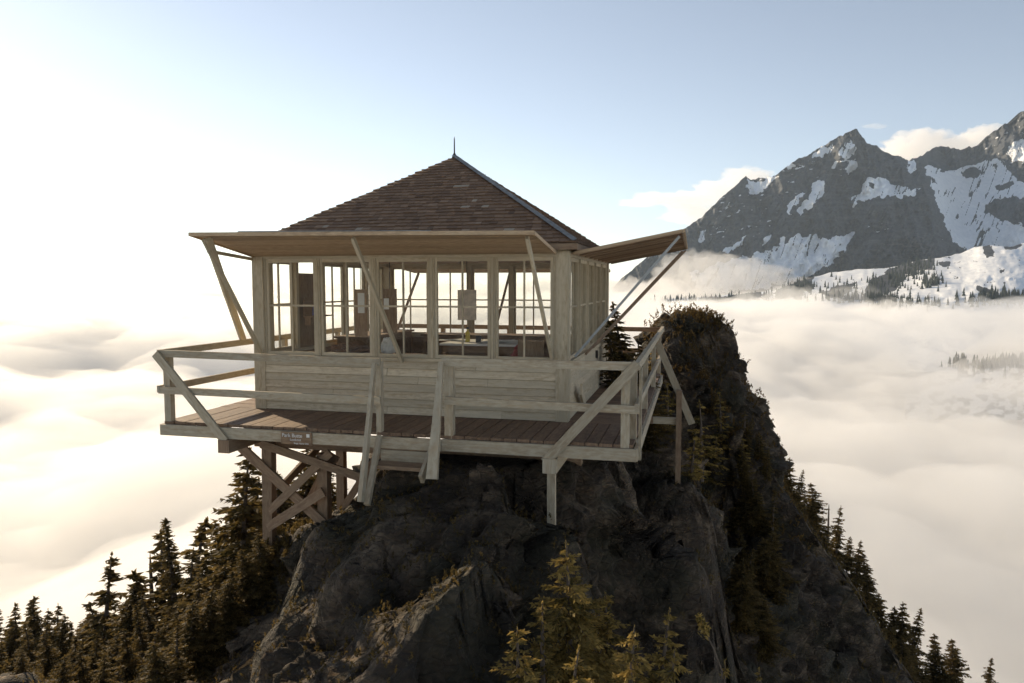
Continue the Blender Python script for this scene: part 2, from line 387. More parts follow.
CF, EF = cells(X * .16, Y * .16, Z * .10, .9, 4); CG, EG = cells(X * .42, Y * .42, Z * .26, .9, 5)
block = near_ * (.26 * C1 + .17 * C2 + .065 * C3 - .12 * np.clip(1 - E1 / .10, 0, 1) - .05 * np.clip(1 - E2 / .10, 0, 1)) + np.clip((r - 7) / 14, 0, 1) * (2.6 * CF + 1.0 * CG)
far = ridged(X * .13, Y * .13, Z * .05, 6, .6) * np.clip((r - 8) / 25, 0, 1) * 2.4
keep = np.exp(-((X - 2.5) ** 2 / 9 + (Y - 2) ** 2 / 10))
bould = 0
for (rx0, rw, ry_, rl_, rh_, ra_) in ((2.95, 1.05, -3.25, .75, .62, .30), (2.55, .75, -4.75, .40, .36, .2), (3.75, .6, -4.3, .35, .28, .35), (1.35, .9, -2.7, .6, .40, .3), (2.1, .6, -3.7, .45, .30, .25), (.1, .8, -2.2, .7, .35, .3)):
    uu_ = (X - rx0) * math.cos(ra_) - (Y - ry_) * math.sin(ra_) + .10 * fbm(X * 2.5, Y * 2.5, Z * 2.5, 4); vv_ = (Y - ry_) * math.cos(ra_) + (X - rx0 - rw / 2) * math.sin(ra_)
    bould = bould + 0 * rh_ * np.clip(uu_ / rw, 0, 1) ** .8 * (1 - smooth01((uu_ - rw) / .14)) * np.exp(-(vv_ / rl_) ** 4)
disp = bould + (amp * (big + .30 * (L1 - .4)) + .16 * (L2 - .4) + .14 * crack + .06 * fine) * (1 - 0.7 * keep) + block * (1 - .6 * keep) + far - .12
P = P + N * disp[..., None]
for (qx, qy, qD, rx_, ry_, sx1, sy1, ang_) in ((440, 592, 6.0, .52, .80, .70, .18, .35), (372, 668, 5.5, .22, .35, .65, .15, .3), (352, 560, 7.2, .35, .45, .4, .4, .3), (300, 610, 7.5, .45, .6, .65, .2, .3), (330, 665, 6.2, .3, .45, .6, .2, .3), (500, 655, 5.9, .22, .4, .4, .3, .3), (255, 655, 8.2, .5, .6, .45, .4, .3)):
    cq = at_depth(qx, qy, qD); ux = (P[..., 0] - cq[0]) * math.cos(ang_) - (P[..., 1] - cq[1]) * math.sin(ang_); uy = (P[..., 1] - cq[1]) * math.cos(ang_) + (P[..., 0] - cq[0]) * math.sin(ang_)
    ux = ux + .06 * fbm(X * 3, Y * 3, Z * 3, 3)
    w_ = np.exp(-(np.hypot(ux / rx_, uy / ry_)) ** 5)
    pln = cq[2] + sx1 * ux + sy1 * uy + .055 * ledge(ux * 3.4 + uy * 1.1 + .8 * fbm(X * 1.5, Y * 1.5, Z, 3), .82) + .022 * ledge(ux * 11 + uy * 3 + fbm(X * 3, Y * 3, Z, 3), .8) + .03 * fbm(X * 6, Y * 6, Z * 6, 4)
    P[..., 2] = P[..., 2] * (1 - w_) + pln * w_
for (ax_, ay_, az_, ar_) in ((4.33, -1.2, -.90, .55), (2.05, -1.8, -.88, .45), (2.9, -1.7, -.66, .45), (.38, -.42, -1.72, .45), (1.2, -.42, -1.34, .35), (5.58, 2.5, -1.15, .8), (5.6, .4, -1.35, .7)):
    w_ = np.exp(-((P[..., 0] - ax_) ** 2 + (P[..., 1] - ay_) ** 2) ** 2 / ar_ ** 4) * .92
    P[..., 2] = P[..., 2] * (1 - w_) + w_ * (az_ + .08 * fine + .1 * C2)
# keep the flanks to the real outline of the summit
DXc = P - CAM; dep_ = DXc @ Fv; dd_ = np.maximum(dep_, .5); pxx = 512 + FPX * (DXc @ Rv) / dd_
def lim(pts, mask, wob, wf=.5):
    xs, ys = zip(*pts); lp = np.interp(pxx, xs, ys) + wob * fbm(X * wf, Y * wf, Z * wf * .5, 5, .6)
    zl = CAM[2] + dd_ * ((341.5 - lp) / FPX * Uv[2] + Fv[2]) 
    P[..., 2] = np.where(mask & (P[..., 2] > zl), zl - .15 * (P[..., 2] - zl), P[..., 2])
lim([(640, 374), (690, 384), (722, 404), (735, 414), (750, 419), (759, 434), (770, 462), (785, 491), (800, 514), (822, 546), (845, 576), (868, 611), (892, 651), (925, 700), (1100, 1000), (2000, 2000)], (dep_ > 2) & (pxx > 640), 16, .35)
lim([(500, 512), (553, 524), (600, 536), (620, 530)], (dep_ > 2) & (dep_ < 8.3) & (pxx > 505) & (pxx < 615), 2, 2.0)
lim([(290, 528), (325, 520), (361, 508), (375, 500)], (dep_ > 2) & (dep_ < 9.8) & (pxx > 285) & (pxx < 376), 2, 2.0)
lim([(240, 600), (270, 548), (325, 520), (361, 506), (400, 490), (440, 486), (500, 508), (553, 521), (600, 532), (640, 520), (680, 500)], (dep_ > 2) & (dep_ < 7.35) & (pxx > 240) & (pxx < 680), 3, 2.0)
lim([(-900, 900), (100, 730), (165, 683), (200, 628), (240, 582), (272, 546), (300, 520)], (dep_ > 2) & (dep_ < 12.5) & (pxx < 300), 30, 1.1)
lim([(-900, 760), (0, 676), (100, 660), (170, 640), (235, 606), (270, 585), (330, 560)], (dep_ >= 12.5) & (pxx < 330), 12)
ins = (P[..., 0] > -0.9) & (P[..., 0] < 5.5) & (P[..., 1] > -1.5) & (P[..., 1] < 5.7)
P[..., 2] = np.where(ins, np.minimum(P[..., 2], -0.42), P[..., 2])
terrain = grid_object('terrain', P, M['rock']); tag(terrain, 'dark layered rock of the summit under the lookout', None, None, 'structure')
TP = P
from mathutils.bvhtree import BVHTree
_me = terrain.data
bvh = BVHTree.FromPolygons([v.co[:] for v in _me.vertices], [p.vertices[:] for p in _me.polygons])
def ground(x, y):
    h = bvh.ray_cast(Vector((x, y, 60)), Vector((0, 0, -1)))
    return h[0].z if h[0] is not None else float(tz(np.array([x, y])))

# ------------------------------------------------------------------ crag behind the right-hand deck
def crag(name, label, cx, cy_, base, h, rx, ry, seed, mat='rock', seg=200, rows=170, lean=(0, 0), sharp=0.62):
    th = np.linspace(0, 2 * math.pi, seg, endpoint=False); tt = np.linspace(0, 1, rows)
    T, H = np.meshgrid(th, tt)
    prof = np.where(H < 1, np.clip(1 - H ** 3.2, 0, 1) ** sharp, 0) * (1 + 0.25 * (1 - H))
    x = np.cos(T) * prof * rx; y = np.sin(T) * prof * ry; z = H * h
    d = 1 + 0.26 * fbm(x * .9 + seed, y * .9, z * .9, 4) + 0.16 * ridged(x * 1.6, y * 1.6 + seed, z * 2.8, 4)
    cc1, ce1 = cells(x * .9 + cx, y * .9, z * .75, .9, 6); cc2, ce2 = cells(x * 2.4 + cx, y * 2.4, z * 2.6, 1.0, 7)
    d = d + .30 * cc1 + .10 * cc2 - .07 * np.clip(1 - ce1 / .1, 0, 1)
    x, y = x * d + lean[0] * H, y * d + lean[1] * H; z = z + 0.14 * h * fbm(x * 1.1, y * 1.1 + seed, z, 4) * H
    V = np.stack([x, y, z], -1).reshape(-1, 3)
    F = []
    for j in range(rows - 1):
        for i in range(seg): k = (i + 1) % seg; F.append((j * seg + i, j * seg + k, (j + 1) * seg + k, (j + 1) * seg + i))
    me = bpy.data.meshes.new(name); me.from_pydata(V.tolist(), [], F); me.materials.append(M[mat])
    me.polygons.foreach_set('use_smooth', [True] * len(F)); me.update()
    o = bpy.data.objects.new(name, me); COL.objects.link(o); o.location = (cx, cy_, base)
    return tag(o, label, 'rock')
c = at_depth(690, 330, 17.5)
crag('rock_outcrop', 'steep dark crag with a rounded top right behind the deck railing', c[0], c[1], -4.6, 5.75, 1.45, 1.9, 4.0, lean=(-.05, 0), sharp=.5)
c2 = at_depth(706, 330, 19); 

# ------------------------------------------------------------------ the lookout cabin
W = 4.27
cab = empty('lookout_cabin', (0, 0, 0), label='weathered white fire lookout cabin with hipped shingle roof and propped shutters', cat='cabin')
def side(k):
    """local (s along wall left to right seen from outside, o outwards, z) -> world"""
    if k == 0: return lambda s, o, z: (s, -o, z)
    if k == 1: return lambda s, o, z: (W + o, s, z)
    if k == 2: return lambda s, o, z: (W - s, W + o, z)
    return lambda s, o, z: (-o, W - s, z)
SILL, HEAD = 0.745, 2.03
for k in range(4):
    T = side(k); b = MB()
    nb = 7; bh = 0.70 / nb
    for i in range(nb):                                   # lapped boards, each leaning out a little at its foot
        z0 = i * bh + 0.004; z1 = z0 + bh - 0.005
        cuts = sorted([0.06] + [U(0.8, 3.6) for _ in range(random.choice((1, 2)))] + [W - 0.06])
        for s0, s1 in zip(cuts[:-1], cuts[1:]):
            s1 -= 0.003; of = 0.020 + U(0, .004); cs = []
            for q in range(8):
                s = s1 if q & 1 else s0; zz = z1 if q & 4 else z0
                o = (of if not q & 4 else 0.004) if not q & 2 else -0.02
                cs.append(T(s, o, zz))
            b.hexa(cs, s1 - s0, 0.03, bh)
    wl = b.build('wall', 'white', cab)
    one('sheathing', 'inside', wl, 'box', T(0.05, -0.021, 0), T(W - 0.05, -0.07, 0.70))
    one('window_sill', 'trim', cab, 'box', T(0.02, 0.045, 0.70), T(W - 0.02, -0.09, SILL))
    one('header_beam', 'trim', cab, 'box', T(0.0, 0.012, HEAD), T(W, -0.10, HEAD + 0.13))
    for i in range(6):                                    # posts between the openings
        if i in (0, 5): continue
        s = 0.135 + 0.8 * i
        b = MB(); b.box(T(s - 0.034, 0.018, SILL), T(s + 0.034, -0.09, HEAD)); b.box(T(s - 0.012, 0.028, SILL + .003), T(s + 0.012, 0.0182, HEAD - .003))
        b.build('window_post', 'trim', cab)
    for i in range(5):
        s0 = 0.17 + 0.8 * i; s1 = s0 + 0.73
        if k == 3 and i == 3:                             # the door, boards with a low glass on top
            d = MB(); d.box(T(s0, 0.0, 0.02), T(s1, -0.04, 1.86)); d.box(T(s0, 0.0, 1.862), T(s0 + .07, -.04, HEAD)); d.box(T(s1 - .07, 0.0, 1.862), T(s1, -.04, HEAD))
            dr = d.build('door', 'bare', cab)
            b = MB(); b.lathe(T(s0 + .07, .03, .95), [(.005, 0), (.03, .01), (.03, .04), (.005, .05)]); b.build('handle', 'iron', dr)
            continue
        f = MB(); st = 0.033
        f.box(T(s0, 0.004, SILL + .002), T(s0 + st, -0.04, HEAD - .002)); f.box(T(s1 - st, 0.004, SILL + .002), T(s1, -0.04, HEAD - .002))
        f.box(T(s0 + st, 0.004, HEAD - .05), T(s1 - st, -0.04, HEAD - .002)); f.box(T(s0 + st, 0.004, SILL + .002), T(s1 - st, -0.04, SILL + .045))
        fr = f.build('window', 'trim', cab)
        mm = MB(); sm = (s0 + s1) / 2
        mm.box(T(sm - .011, -.006, SILL + .045), T(sm + .011, -.03, HEAD - .05)); mm.box(T(s0 + st, -.008, 1.395), T(s1 - st, -.028, 1.419))
        mm.build('muntin', 'trim', fr)
        one('pane', 'glass', fr, 'quad', [T(s0 + st, -.018, SILL + .045), T(s1 - st, -.018, SILL + .045), T(s1 - st, -.018, HEAD - .05), T(s0 + st, -.018, HEAD - .05)])
for (x, y) in ((0, 0), (W, 0), (W, W), (0, W)):
    sx_, sy_ = (1 if x else -1), (1 if y else -1)
    b = MB(); b.box((x - sx_ * .13, y + sy_ * .030, 0.0), (x + sx_ * .028, y + sy_ * .012, HEAD + .06))
    b.box((x + sx_ * .030, y + sy_ * .0318, 0.0), (x + sx_ * .012, y - sy_ * .13, HEAD + .06))
    b.box((x - sx_ * .166, y + sy_ * .008, SILL), (x + sx_ * .008, y - sy_ * .166, HEAD))
    b.build('corner_post', 'trim', cab)
one('floor', 'deck', cab, 'box', (0.07, 0.07, 0.02), (W - .07, W - .07, 0.05))
one('ceiling', 'inside', cab, 'box', (0.1, 0.1, HEAD + .05), (W - .1, W - .1, HEAD + .08))

# roof: courses of separate shingles on four slopes
EZ, AZ, OV = 2.19, 3.66, 0.13
apex = Vector((W / 2, W / 2, AZ)); cs4 = [Vector((-OV, -OV, EZ)), Vector((W + OV, -OV, EZ)), Vector((W + OV, W + OV, EZ)), Vector((-OV, W + OV, EZ))]
b = MB()
for i in range(4):
    A, B = cs4[i], cs4[(i + 1) % 4]; nrm = (B - A).cross(apex - A).normalized(); rows = 29
    for j in range(rows):
        t0, t1 = j / rows, min(1.0, (j + 1.25) / rows)
        L0, R0, L1, R1 = A.lerp(apex, t0), B.lerp(apex, t0), A.lerp(apex, t1), B.lerp(apex, t1)
        Wd = (R0 - L0).length; s = 0.0
        while s < Wd - 0.01:
            e = min(Wd, s + U(.07, .14)); f0, f1 = s / Wd, (e - .004) / Wd
            lift = U(.014, .024); drop = U(-.008, .008)
            p0, p1 = L0.lerp(R0, f0), L0.lerp(R0, f1)
            # vertical sides, clipped by the hips
            def up_pt(p, f):
                q = L1.lerp(R1, f)
                w0 = (p - L0).length; half = Wd / 2
                dirn = (B - A).normalized(); upv = ((A + B) / 2 - apex).normalized() * -1
                hgt = (L1 + (R1 - L1) / 2 - (L0 + (R0 - L0) / 2)).length
                lim = min(w0, Wd - w0) / half * ((L0 + R0) / 2 - apex).length
                return p + upv * min(hgt, lim)
            q0, q1 = up_pt(p0, f0), up_pt(p1, f1)
            upv = ((A + B) / 2 - apex).normalized()
            p0 = p0 + upv * drop; p1 = p1 + upv * drop
            tn = min(1, max(0, random.gauss(.5, .13)))
            if rnd() < .015: tn = 1
            m_ = nrm * lift; l_ = nrm * .002
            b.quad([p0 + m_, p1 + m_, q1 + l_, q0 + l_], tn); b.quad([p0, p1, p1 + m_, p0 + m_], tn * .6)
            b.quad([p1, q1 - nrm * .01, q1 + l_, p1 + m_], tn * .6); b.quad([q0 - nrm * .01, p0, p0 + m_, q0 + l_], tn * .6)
            s = e
roof = b.build('roof', 'shingle', cab)
d = MB()
for i in range(4):
    A, B = cs4[i], cs4[(i + 1) % 4]; nrm = (B - A).cross(apex - A).normalized() * -.018
    d.quad([A + nrm * .5, B + nrm * .5, apex + nrm * .5], .2)
dn = Vector((0, 0, -.09))
for i in range(4):
    A, B = cs4[i], cs4[(i + 1) % 4]; o = ((A + B) / 2 - Vector((W / 2, W / 2, EZ))).normalized()
    d.box([min(A[q], B[q]) - abs(o[q]) * .012 for q in (0, 1)] + [EZ - .085], [max(A[q], B[q]) + abs(o[q]) * .012 for q in (0, 1)] + [EZ - .012])
d.box((-OV + .02, -OV + .02, EZ - .07), (W + OV - .02, W + OV - .02, EZ - .05))
d.build('roof_deck', 'bare', roof)
for i in (1,):
    A = cs4[i]; b = MB(); dd = (apex - A)
    n1 = (cs4[(i + 1) % 4] - A).cross(dd).normalized(); n0 = (A - cs4[(i + 3) % 4]).cross(dd).normalized()
    for nn in (n0, n1):
        sdv = dd.cross(nn).normalized() * (.05 if nn is n0 else -.05)
    m_ = 14
    for j in range(m_):
        t0, t1 = j / m_, (j + 1.12) / m_ if j < m_ - 1 else 1.0
        p, q = A + dd * t0, A + dd * t1
        upn = (n0 + n1).normalized()
        for nn, sg in ((n0, -1), (n1, 1)):
            sv = (nn.cross(dd)).normalized() * -sg
            # strip lying on each slope beside the hip
            e = nn * .037
            w_ = (dd.cross(nn)).normalized() * (1 if nn is n0 else -1) * -.042
            b.quad([p + upn * .046, p + e + w_, q + e + w_ * 1.0, q + upn * .040] if nn is n1 else [p + e + w_, p + upn * .046, q + upn * .040, q + e + w_], .5)
    b.build('hip_flashing' if i == 1 else 'ridge_cap', 'flash' if i == 1 else 'shingle', roof)
b = MB(); b.lathe((apex.x, apex.y, apex.z - .03), [(.05, 0), (.035, .05), (.012, .09), (.009, .30), (.002, .34)], 8); b.build('finial', 'iron', roof)

# shutters propped up as awnings
def shutter(name_label, T, s0, s1, o1, z1, o0=0.05, z0=2.06, battens=0, zs=None):
    b = MB(); nb = 9
    zl, zr = (z1, z1) if zs is None else zs
    def pt(s, f, dz):
        zz = zl + (zr - zl) * (s - s0) / (s1 - s0)
        return T(s, o0 + (o1 - o0) * f, z0 + (zz - z0) * f + dz)
    for i in range(nb):
        f0, f1 = i / nb, (i + 1) / nb - .008; dz = U(-.003, .003)
        b.hexa([pt(s1 if q & 1 else s0, f1 if q & 2 else f0, (.022 if q & 4 else 0) + dz) for q in range(8)], s1 - s0, .14, .022)
    sh = b.build('shutter', 'shutter', cab)
    if name_label: sh['label'] = name_label
    e = MB()
    e.hexa([pt(s1 + .01 if q & 1 else s0 - .01, 1.02 if q & 2 else 1.0, .026 if q & 4 else -.016) for q in range(8)], s1 - s0, .03, .06)
    for s in (s0, s1):
        e.hexa([pt(s + (.014 if q & 1 else -.014), .998 if q & 2 else 0.02, .028 if q & 4 else -.014) for q in range(8)], .03, 1.2, .05)
    e.build('edge_board', 'shutter', sh)
    if battens:
        for j in range(battens):
            s = s0 + (s1 - s0) * (j + .5) / battens
            q_ = MB(); q_.hexa([pt(s + (.016 if q & 1 else -.016), .99 if q & 2 else 0.04, -.003 if q & 4 else -.028) for q in range(8)], .03, 1.2, .02)
            q_.build('batten', 'bare', sh)
    return sh, pt
sh, pf = shutter('shutter propped over the front windows', side(0), 0.03, 4.14, 1.33, 2.235, zs=(2.265, 2.215))
for (sa, sb, zb, yb) in ((2.07, 2.14, .70, -.055), (4.06, 4.10, .78, -.055), (.16, .10, .76, -.055)):
    b = MB(); b.beam(Vector(pf(sa, .95, -.03)), (sb, yb, zb), .035, .055, (0, 1, 0)); b.build('strut', 'trim', sh)
b = MB(); b.beam(Vector(pf(.20, .93, -.035)), (-.63, .62, .86), .05, .085, (0, 1, 0)); b.build('strut', 'trim', sh)
p_ = at_plane(208, 251, 1, -1.12)
b = MB(); b.beam(p_, (-.03, .0, 2.03), .03, .04); b.build('brace', 'trim', sh)
# loose roofing board on top
b = MB(); b.hexa([pf(3.0 if q & 1 else .65, .99 if q & 2 else .35, .046 if q & 4 else .024) for q in range(8)], 2, .7, .02); b.build('roofing_sheet', 'flash', sh)
sr, pr = shutter('shutter tilted out above the right hand windows', side(1), 0.10, 4.20, 1.36, 2.31, battens=9)
for pa, pb in (((.18, .97), (W + .06, .30, .79)), ((3.95, .95), (W + .06, 1.25, .73)), ((4.1, .99), (W + .05, 2.1, .75))):
    b = MB(); b.beam(Vector(pr(pa[0], pa[1], -.045)), pb, .03, .055 if pa[0] < 1 else .035, (0, 1, 0)); b.build('strut', 'metal_strut' if pa[0] < 1 else 'bare', sr)
sb_, pb_ = shutter(None, side(2), 0.10, 4.17, 1.3, 1.95, battens=0)
for s in (.2, 2.1, 4.05):
    b = MB(); b.beam(Vector(pb_(s, .95, -.03)), side(2)(s, .05, .78), .035, .05, (0, 1, 0)); b.build('strut', 'bare', sb_)

# ------------------------------------------------------------------ deck
DL, DR, DF, DB = -.585, W + .91, -1.136, W + 1.118
b = MB(); bw = .15; x = DL
while x < DR - .02:                                       # boards of the front and back runs lie front to back
    e = min(DR, x + bw)
    for (ya, yb) in ((DF, .06), (W - .06, DB)):
        b.box((x + .005, ya + U(-.004, .004), -.034 + U(-.003, .003)), (e - .005, yb, 0.0 + U(-.002, .002)))
    x = e
y = -.025
while y < W + .02:
    e = min(W + .02, y + bw)
    b.box((DL, y + .005, -.034), (.06, e - .005, U(-.002, .002))); b.box((W - .06, y + .005, -.034), (DR, e - .005, U(-.002, .002)))
    y = e
deck = b.build('deck', 'deck', cab)
cutx = at_plane(312, 440, 1, DF - .02)[0]
for (x0, x1, dz) in ((DL - .03, cutx, 0.0), (cutx + .004, 3.06, -.004), (3.064, DR + .03, .002)):
    one('fascia', 'rail', deck, 'box', (x0, DF - .045, -.170 + dz), (x1, DF - .005, -.038 + dz))
one('fascia', 'rail', deck, 'box', (DR + .005, DF - .004, -.172), (DR + .045, DB + .0, -.038))
one('fascia', 'rail', deck, 'box', (DL - .045, DF - .004, -.172), (DL - .005, DB + .0, -.038))
one('fascia', 'bare', deck, 'box', (DL - .03, DB + .005, -.172), (DR + .03, DB + .045, -.038))
for x in (-.1, .55, 1.2, 1.85, 2.5, 3.15, 3.8, 4.75):
    one('joist', 'bare', deck, 'box', (x - .025, DF, -.176), (x + .025, DB, -.04))
for x in (.315, 4.30):
    one('floor_beam', 'bare' if x < 1 else 'rail', deck, 'box', (x - .075, DF - .10, -.335), (x + .075, DB + .1, -.1775))
one('floor_beam', 'bare', deck, 'box', (.1, -.28, -.47), (4.5, -.14, -.337)); one('floor_beam', 'bare', deck, 'box', (-.5, 2.45, -.44), (5.2, 2.55, -.337)); one('floor_beam', 'rail', deck, 'box', (5.203, 2.46, -.435), (5.60, 2.54, -.34)); one('floor_beam', 'bare', deck, 'box', (.1, 4.3, -.47), (4.5, 4.44, -.337))

# railing
rl = MB
rail = empty('railing'); rail.parent = cab
def rb(name, p0, p1, wd, ht, up=(0, 0, 1), m='rail'): return one(name, m, rail, 'beam', p0, p1, wd, ht, up)
yF = DF - .005; RZ = .838
rb('top_rail', (-.62, yF - .02, RZ + .002), (2.33, yF - .02, RZ - .028), .04, .085)
rb('top_rail', (3.07, yF - .02, RZ - .002), (5.20, yF - .02, RZ + .006), .04, .09)
rb('middle_rail', (-.62, yF - .02, .385), (2.33, yF - .02, .37), .038, .085)
rb('middle_rail', (3.10, yF - .02, .40), (5.24, yF - .02, .385), .038, .085)
for x, w_ in ((-.53, .09), (2.29, .06), (3.135, .10), (5.09, .09)):
    rb('post', (x, yF + .045, -.035), (x, yF + .045, .82), w_, .08, (0, 1, 0))
for sg, xx in ((1, DR), (-1, DL)):
    rb('top_rail', (xx + sg * .03, DF - .02, RZ + .005), (xx + sg * .03, DB + .04, RZ + .01), .05, .085)
    rb('middle_rail', (xx + sg * .03, DF - .05, .40), (xx + sg * .03, DB + .04, .40), .038, .085)
    for y in ((DF + .35, 1.2, 3.4, DB - .05) if sg > 0 else (1.6, 3.4, DB - .05)):
        rb('post', (xx + sg * -.03, y, -.035), (xx + sg * -.03, y, .82), .07, .08, (0, 1, 0))
rb('top_rail', (DL, DB + .02, RZ), (DR, DB + .02, RZ), .04, .085, m='bare'); rb('middle_rail', (DL, DB + .02, .42), (DR, DB + .02, .42), .04, .085, m='bare')
for x in (.8, 2.2, 3.6): rb('post', (x, DB - .03, -.035), (x, DB - .03, .8), .08, .08, (0, 1, 0), m='bare')
rb('post', (DR + .055, DF + .18, -.19), (DR + .055, DF + .18, .80), .03, .07, (0, 1, 0))
rb('brace', (-.735, yF - .062, .90), (.315, yF - .062, -.19), .032, .088, (0, 1, 0)) if False else rb('brace', (-.62, yF - .062, .85), (.32, yF - .062, -.20), .105, .034, (0, 1, 0))
rb('brace', (5.22, yF - .062, .875), (4.245, yF - .062, -.215), .105, .034, (0, 1, 0))
rb('brace', (DR + .075, 2.5, .80), (5.78, 2.5, -.42), .10, .034, (0, 1, 0))
rb('brace', (DL - .075, 2.5, .80), (-1.2, 2.5, -.42), .10, .034, (0, 1, 0))
rb('post', (5.585, 2.5, -1.6), (5.585, 2.42, .10), .08, .08, (0, 1, 0), m='bare')
# stairs
stair = empty('staircase'); stair.parent = cab
def stp(name, m, *a, **k): return one(name, m, stair, *a, **k)
pl = at_plane(361, 502, 1, -1.78); pr_ = at_plane(432, 479, 1, -1.62); pl2 = at_plane(367, 500, 1, -1.7)
b = MB(); b.beam((2.285, yF - .075, .80), pl, .035, .06, (0, 1, 0), ht1=.09, wd1=.05); b.build('handrail', 'rail', stair)
b = MB(); b.beam((3.075, yF - .06, .83), pr_, .05, .04, (0, 1, 0), wd1=.125, ht1=.05); b.build('handrail', 'rail', stair)
b = MB(); b.beam((2.325, yF - .06, -.03), (pl2[0], pl2[1], pl2[2] - .06), .06, .05, (0, 1, 0)); b.build('stringer', 'rail', stair)
b = MB(); b.beam((2.98, yF - .06, -.10), (2.98, pr_[1] + .02, pr_[2] - .02), .04, .12, (0, 1, 0)); b.build('stringer', 'rail', stair)
stp('tread', 'bare', 'box', (2.33, -1.42, -.355), (2.93, -1.19, -.315))
stp('riser', 'rail', 'box', (2.335, -1.19, -.315), (2.93, -1.172, -.19))
# timber legs and cross bracing under the left of the deck
und = empty('support_frame'); und.parent = cab
def ub(name, p0, p1, a, c, up=(0, 1, 0), m='bare'): return one(name, m, und, 'beam', p0, p1, a, c, up)
ub('leg', (.41, -.42, -.337), (.38, -.42, -2.1), .14, .12); ub('leg', (1.20, -.42, -.47), (1.19, -.42, -1.8), .14, .12)
ub('leg', (4.31, DF - .02, -.337), (4.315, DF - .02, -1.3), .085, .085, m='rail'); ub('leg', (1.9, .7, -.34), (1.9, .7, -1.5), .12, .12)
ub('leg', (.4, 1.6, -.337), (.4, 1.6, -2.8), .13, .12); ub('leg', (1.2, 1.6, -.337), (1.2, 1.6, -2.2), .13, .12); ub('leg', (4.3, 2.5, -.44), (4.3, 2.5, -1.2), .12, .12)
ub('leg', (-.35, 2.5, -.44), (-.35, 2.5, -3.4), .12, .12)
ub('brace', (-.12, -.50, -.30), (1.22, -.50, -1.36), .125, .035)
ub('brace', (.47, -.545, -1.25), (1.36, -.545, -.42), .10, .034); ub('brace', (.44, -.545, -1.47), (1.25, -.545, -.93), .12, .034)
ub('brace', (.40, -.585, -.36), (1.95, -.585, -.74), .105, .034); ub('brace', (.42, 1.5, -1.9), (1.3, 1.5, -.6), .11, .034)
ub('brace', (.5, -.3, -1.0), (.45, 1.6, -.45), .11, .034, (1, 0, 0)); ub('brace', (.95, -.33, -1.15), (1.3, -.33, -.5), .15, .03)

# sign board on the fascia
sg = empty('trail_sign', (1.07, DF - .047, -.10), label='small weathered sign board with pale lettering on the deck edge', cat='sign')
bo = one('board', 'inside', sg, 'box', (0, -.018, -.085), (.40, 0, .06))
def txt(body, size, x, z, mat):
    c_ = bpy.data.curves.new('lettering', 'FONT'); c_.body = body; c_.size = size; c_.extrude = .0015
    o = bpy.data.objects.new('lettering', c_); COL.objects.link(o)
    dg = bpy.context.evaluated_depsgraph_get(); me = bpy.data.meshes.new_from_object(o.evaluated_get(dg)); bpy.data.objects.remove(o)
    me.materials.append(M[mat]); q = bpy.data.objects.new('lettering', me); COL.objects.link(q)
    q.parent = sg; q.location = (x, -.0205, z); q.rotation_euler = (math.pi / 2, 0, 0); return q
txt('Park Butte', .062, .015, .0, 'whitepaper'); txt('Lookout', .042, .12, -.042, 'whitepaper'); txt('Skagit Alpine Club', .026, .17, -.078, 'whitepaper')
one('sticker', 'whitepaper', sg, 'box', (.335, -.0205, .005), (.375, -.0185, .045))

# loose board leaning on the wall by the right corner
b = MB(); b.beam((W + .07, 1.1, .02), (W + .10, .55, .33), .03, .16, (0, 0, 1)); tag(b.build('plank', 'white'), 'short pale plank leaning on the right hand wall of the cabin', 'plank')
b = MB(); b.box((-.02, -.006, -.06), (.02, .006, .06)); b.beam((0, 0, -.05), (0, .07, -.085), .012, .012); hk = b.build('cleat', 'iron', cab); hk.location = (W + .04, 2.6, .60)

# ------------------------------------------------------------------ inside the cabin
def table(name, label, x0, y0, x1, y1, h, m='inside', top='whitepaper'):
    t_ = empty(name, ((x0 + x1) / 2, (y0 + y1) / 2, .05), label=label, cat='table')
    ox, oy = -(x0 + x1) / 2, -(y0 + y1) / 2
    one('tabletop', top, t_, 'box', (x0 + ox, y0 + oy, h - .03 - .05), (x1 + ox, y1 + oy, h - .05))
    one('apron', m, t_, 'box', (x0 + ox + .04, y0 + oy + .04, h - .13 - .05), (x1 + ox - .04, y1 + oy - .04, h - .082))
    for x in (x0 + .06, x1 - .06):
        for y in (y0 + .06, y1 - .06): one('leg', m, t_, 'box', (x + ox - .03, y + oy - .03, 0), (x + ox + .03, y + oy + .03, h - .19))
    return t_
table('table', 'white topped table in the middle of the cabin', 2.2, 1.2, 3.4, 2.1, .84)
table('desk', 'long wooden desk under the left hand windows', .15, 1.9, .75, 3.9, .86, top='inside')
table('workbench', 'low cluttered bench along the back windows', 1.0, 3.55, 3.9, 4.1, .80, top='inside')
bd = empty('bed', (1.2, .55, .05), label='low bunk with a brown blanket behind the front windows', cat='bed')
one('frame', 'inside', bd, 'box', (-.9, -.38, .25), (.9, .38, .45)); 
b = MB(); b.box((-.88, -.36, .452), (.88, .36, .66)); b.build('blanket', 'cloth_brown', bd)
for x in (-.85, .85):
    for y in (-.33, .33): one('leg', 'inside', bd, 'box', (x - .04, y - .04, 0), (x + .04, y + .04, .248))
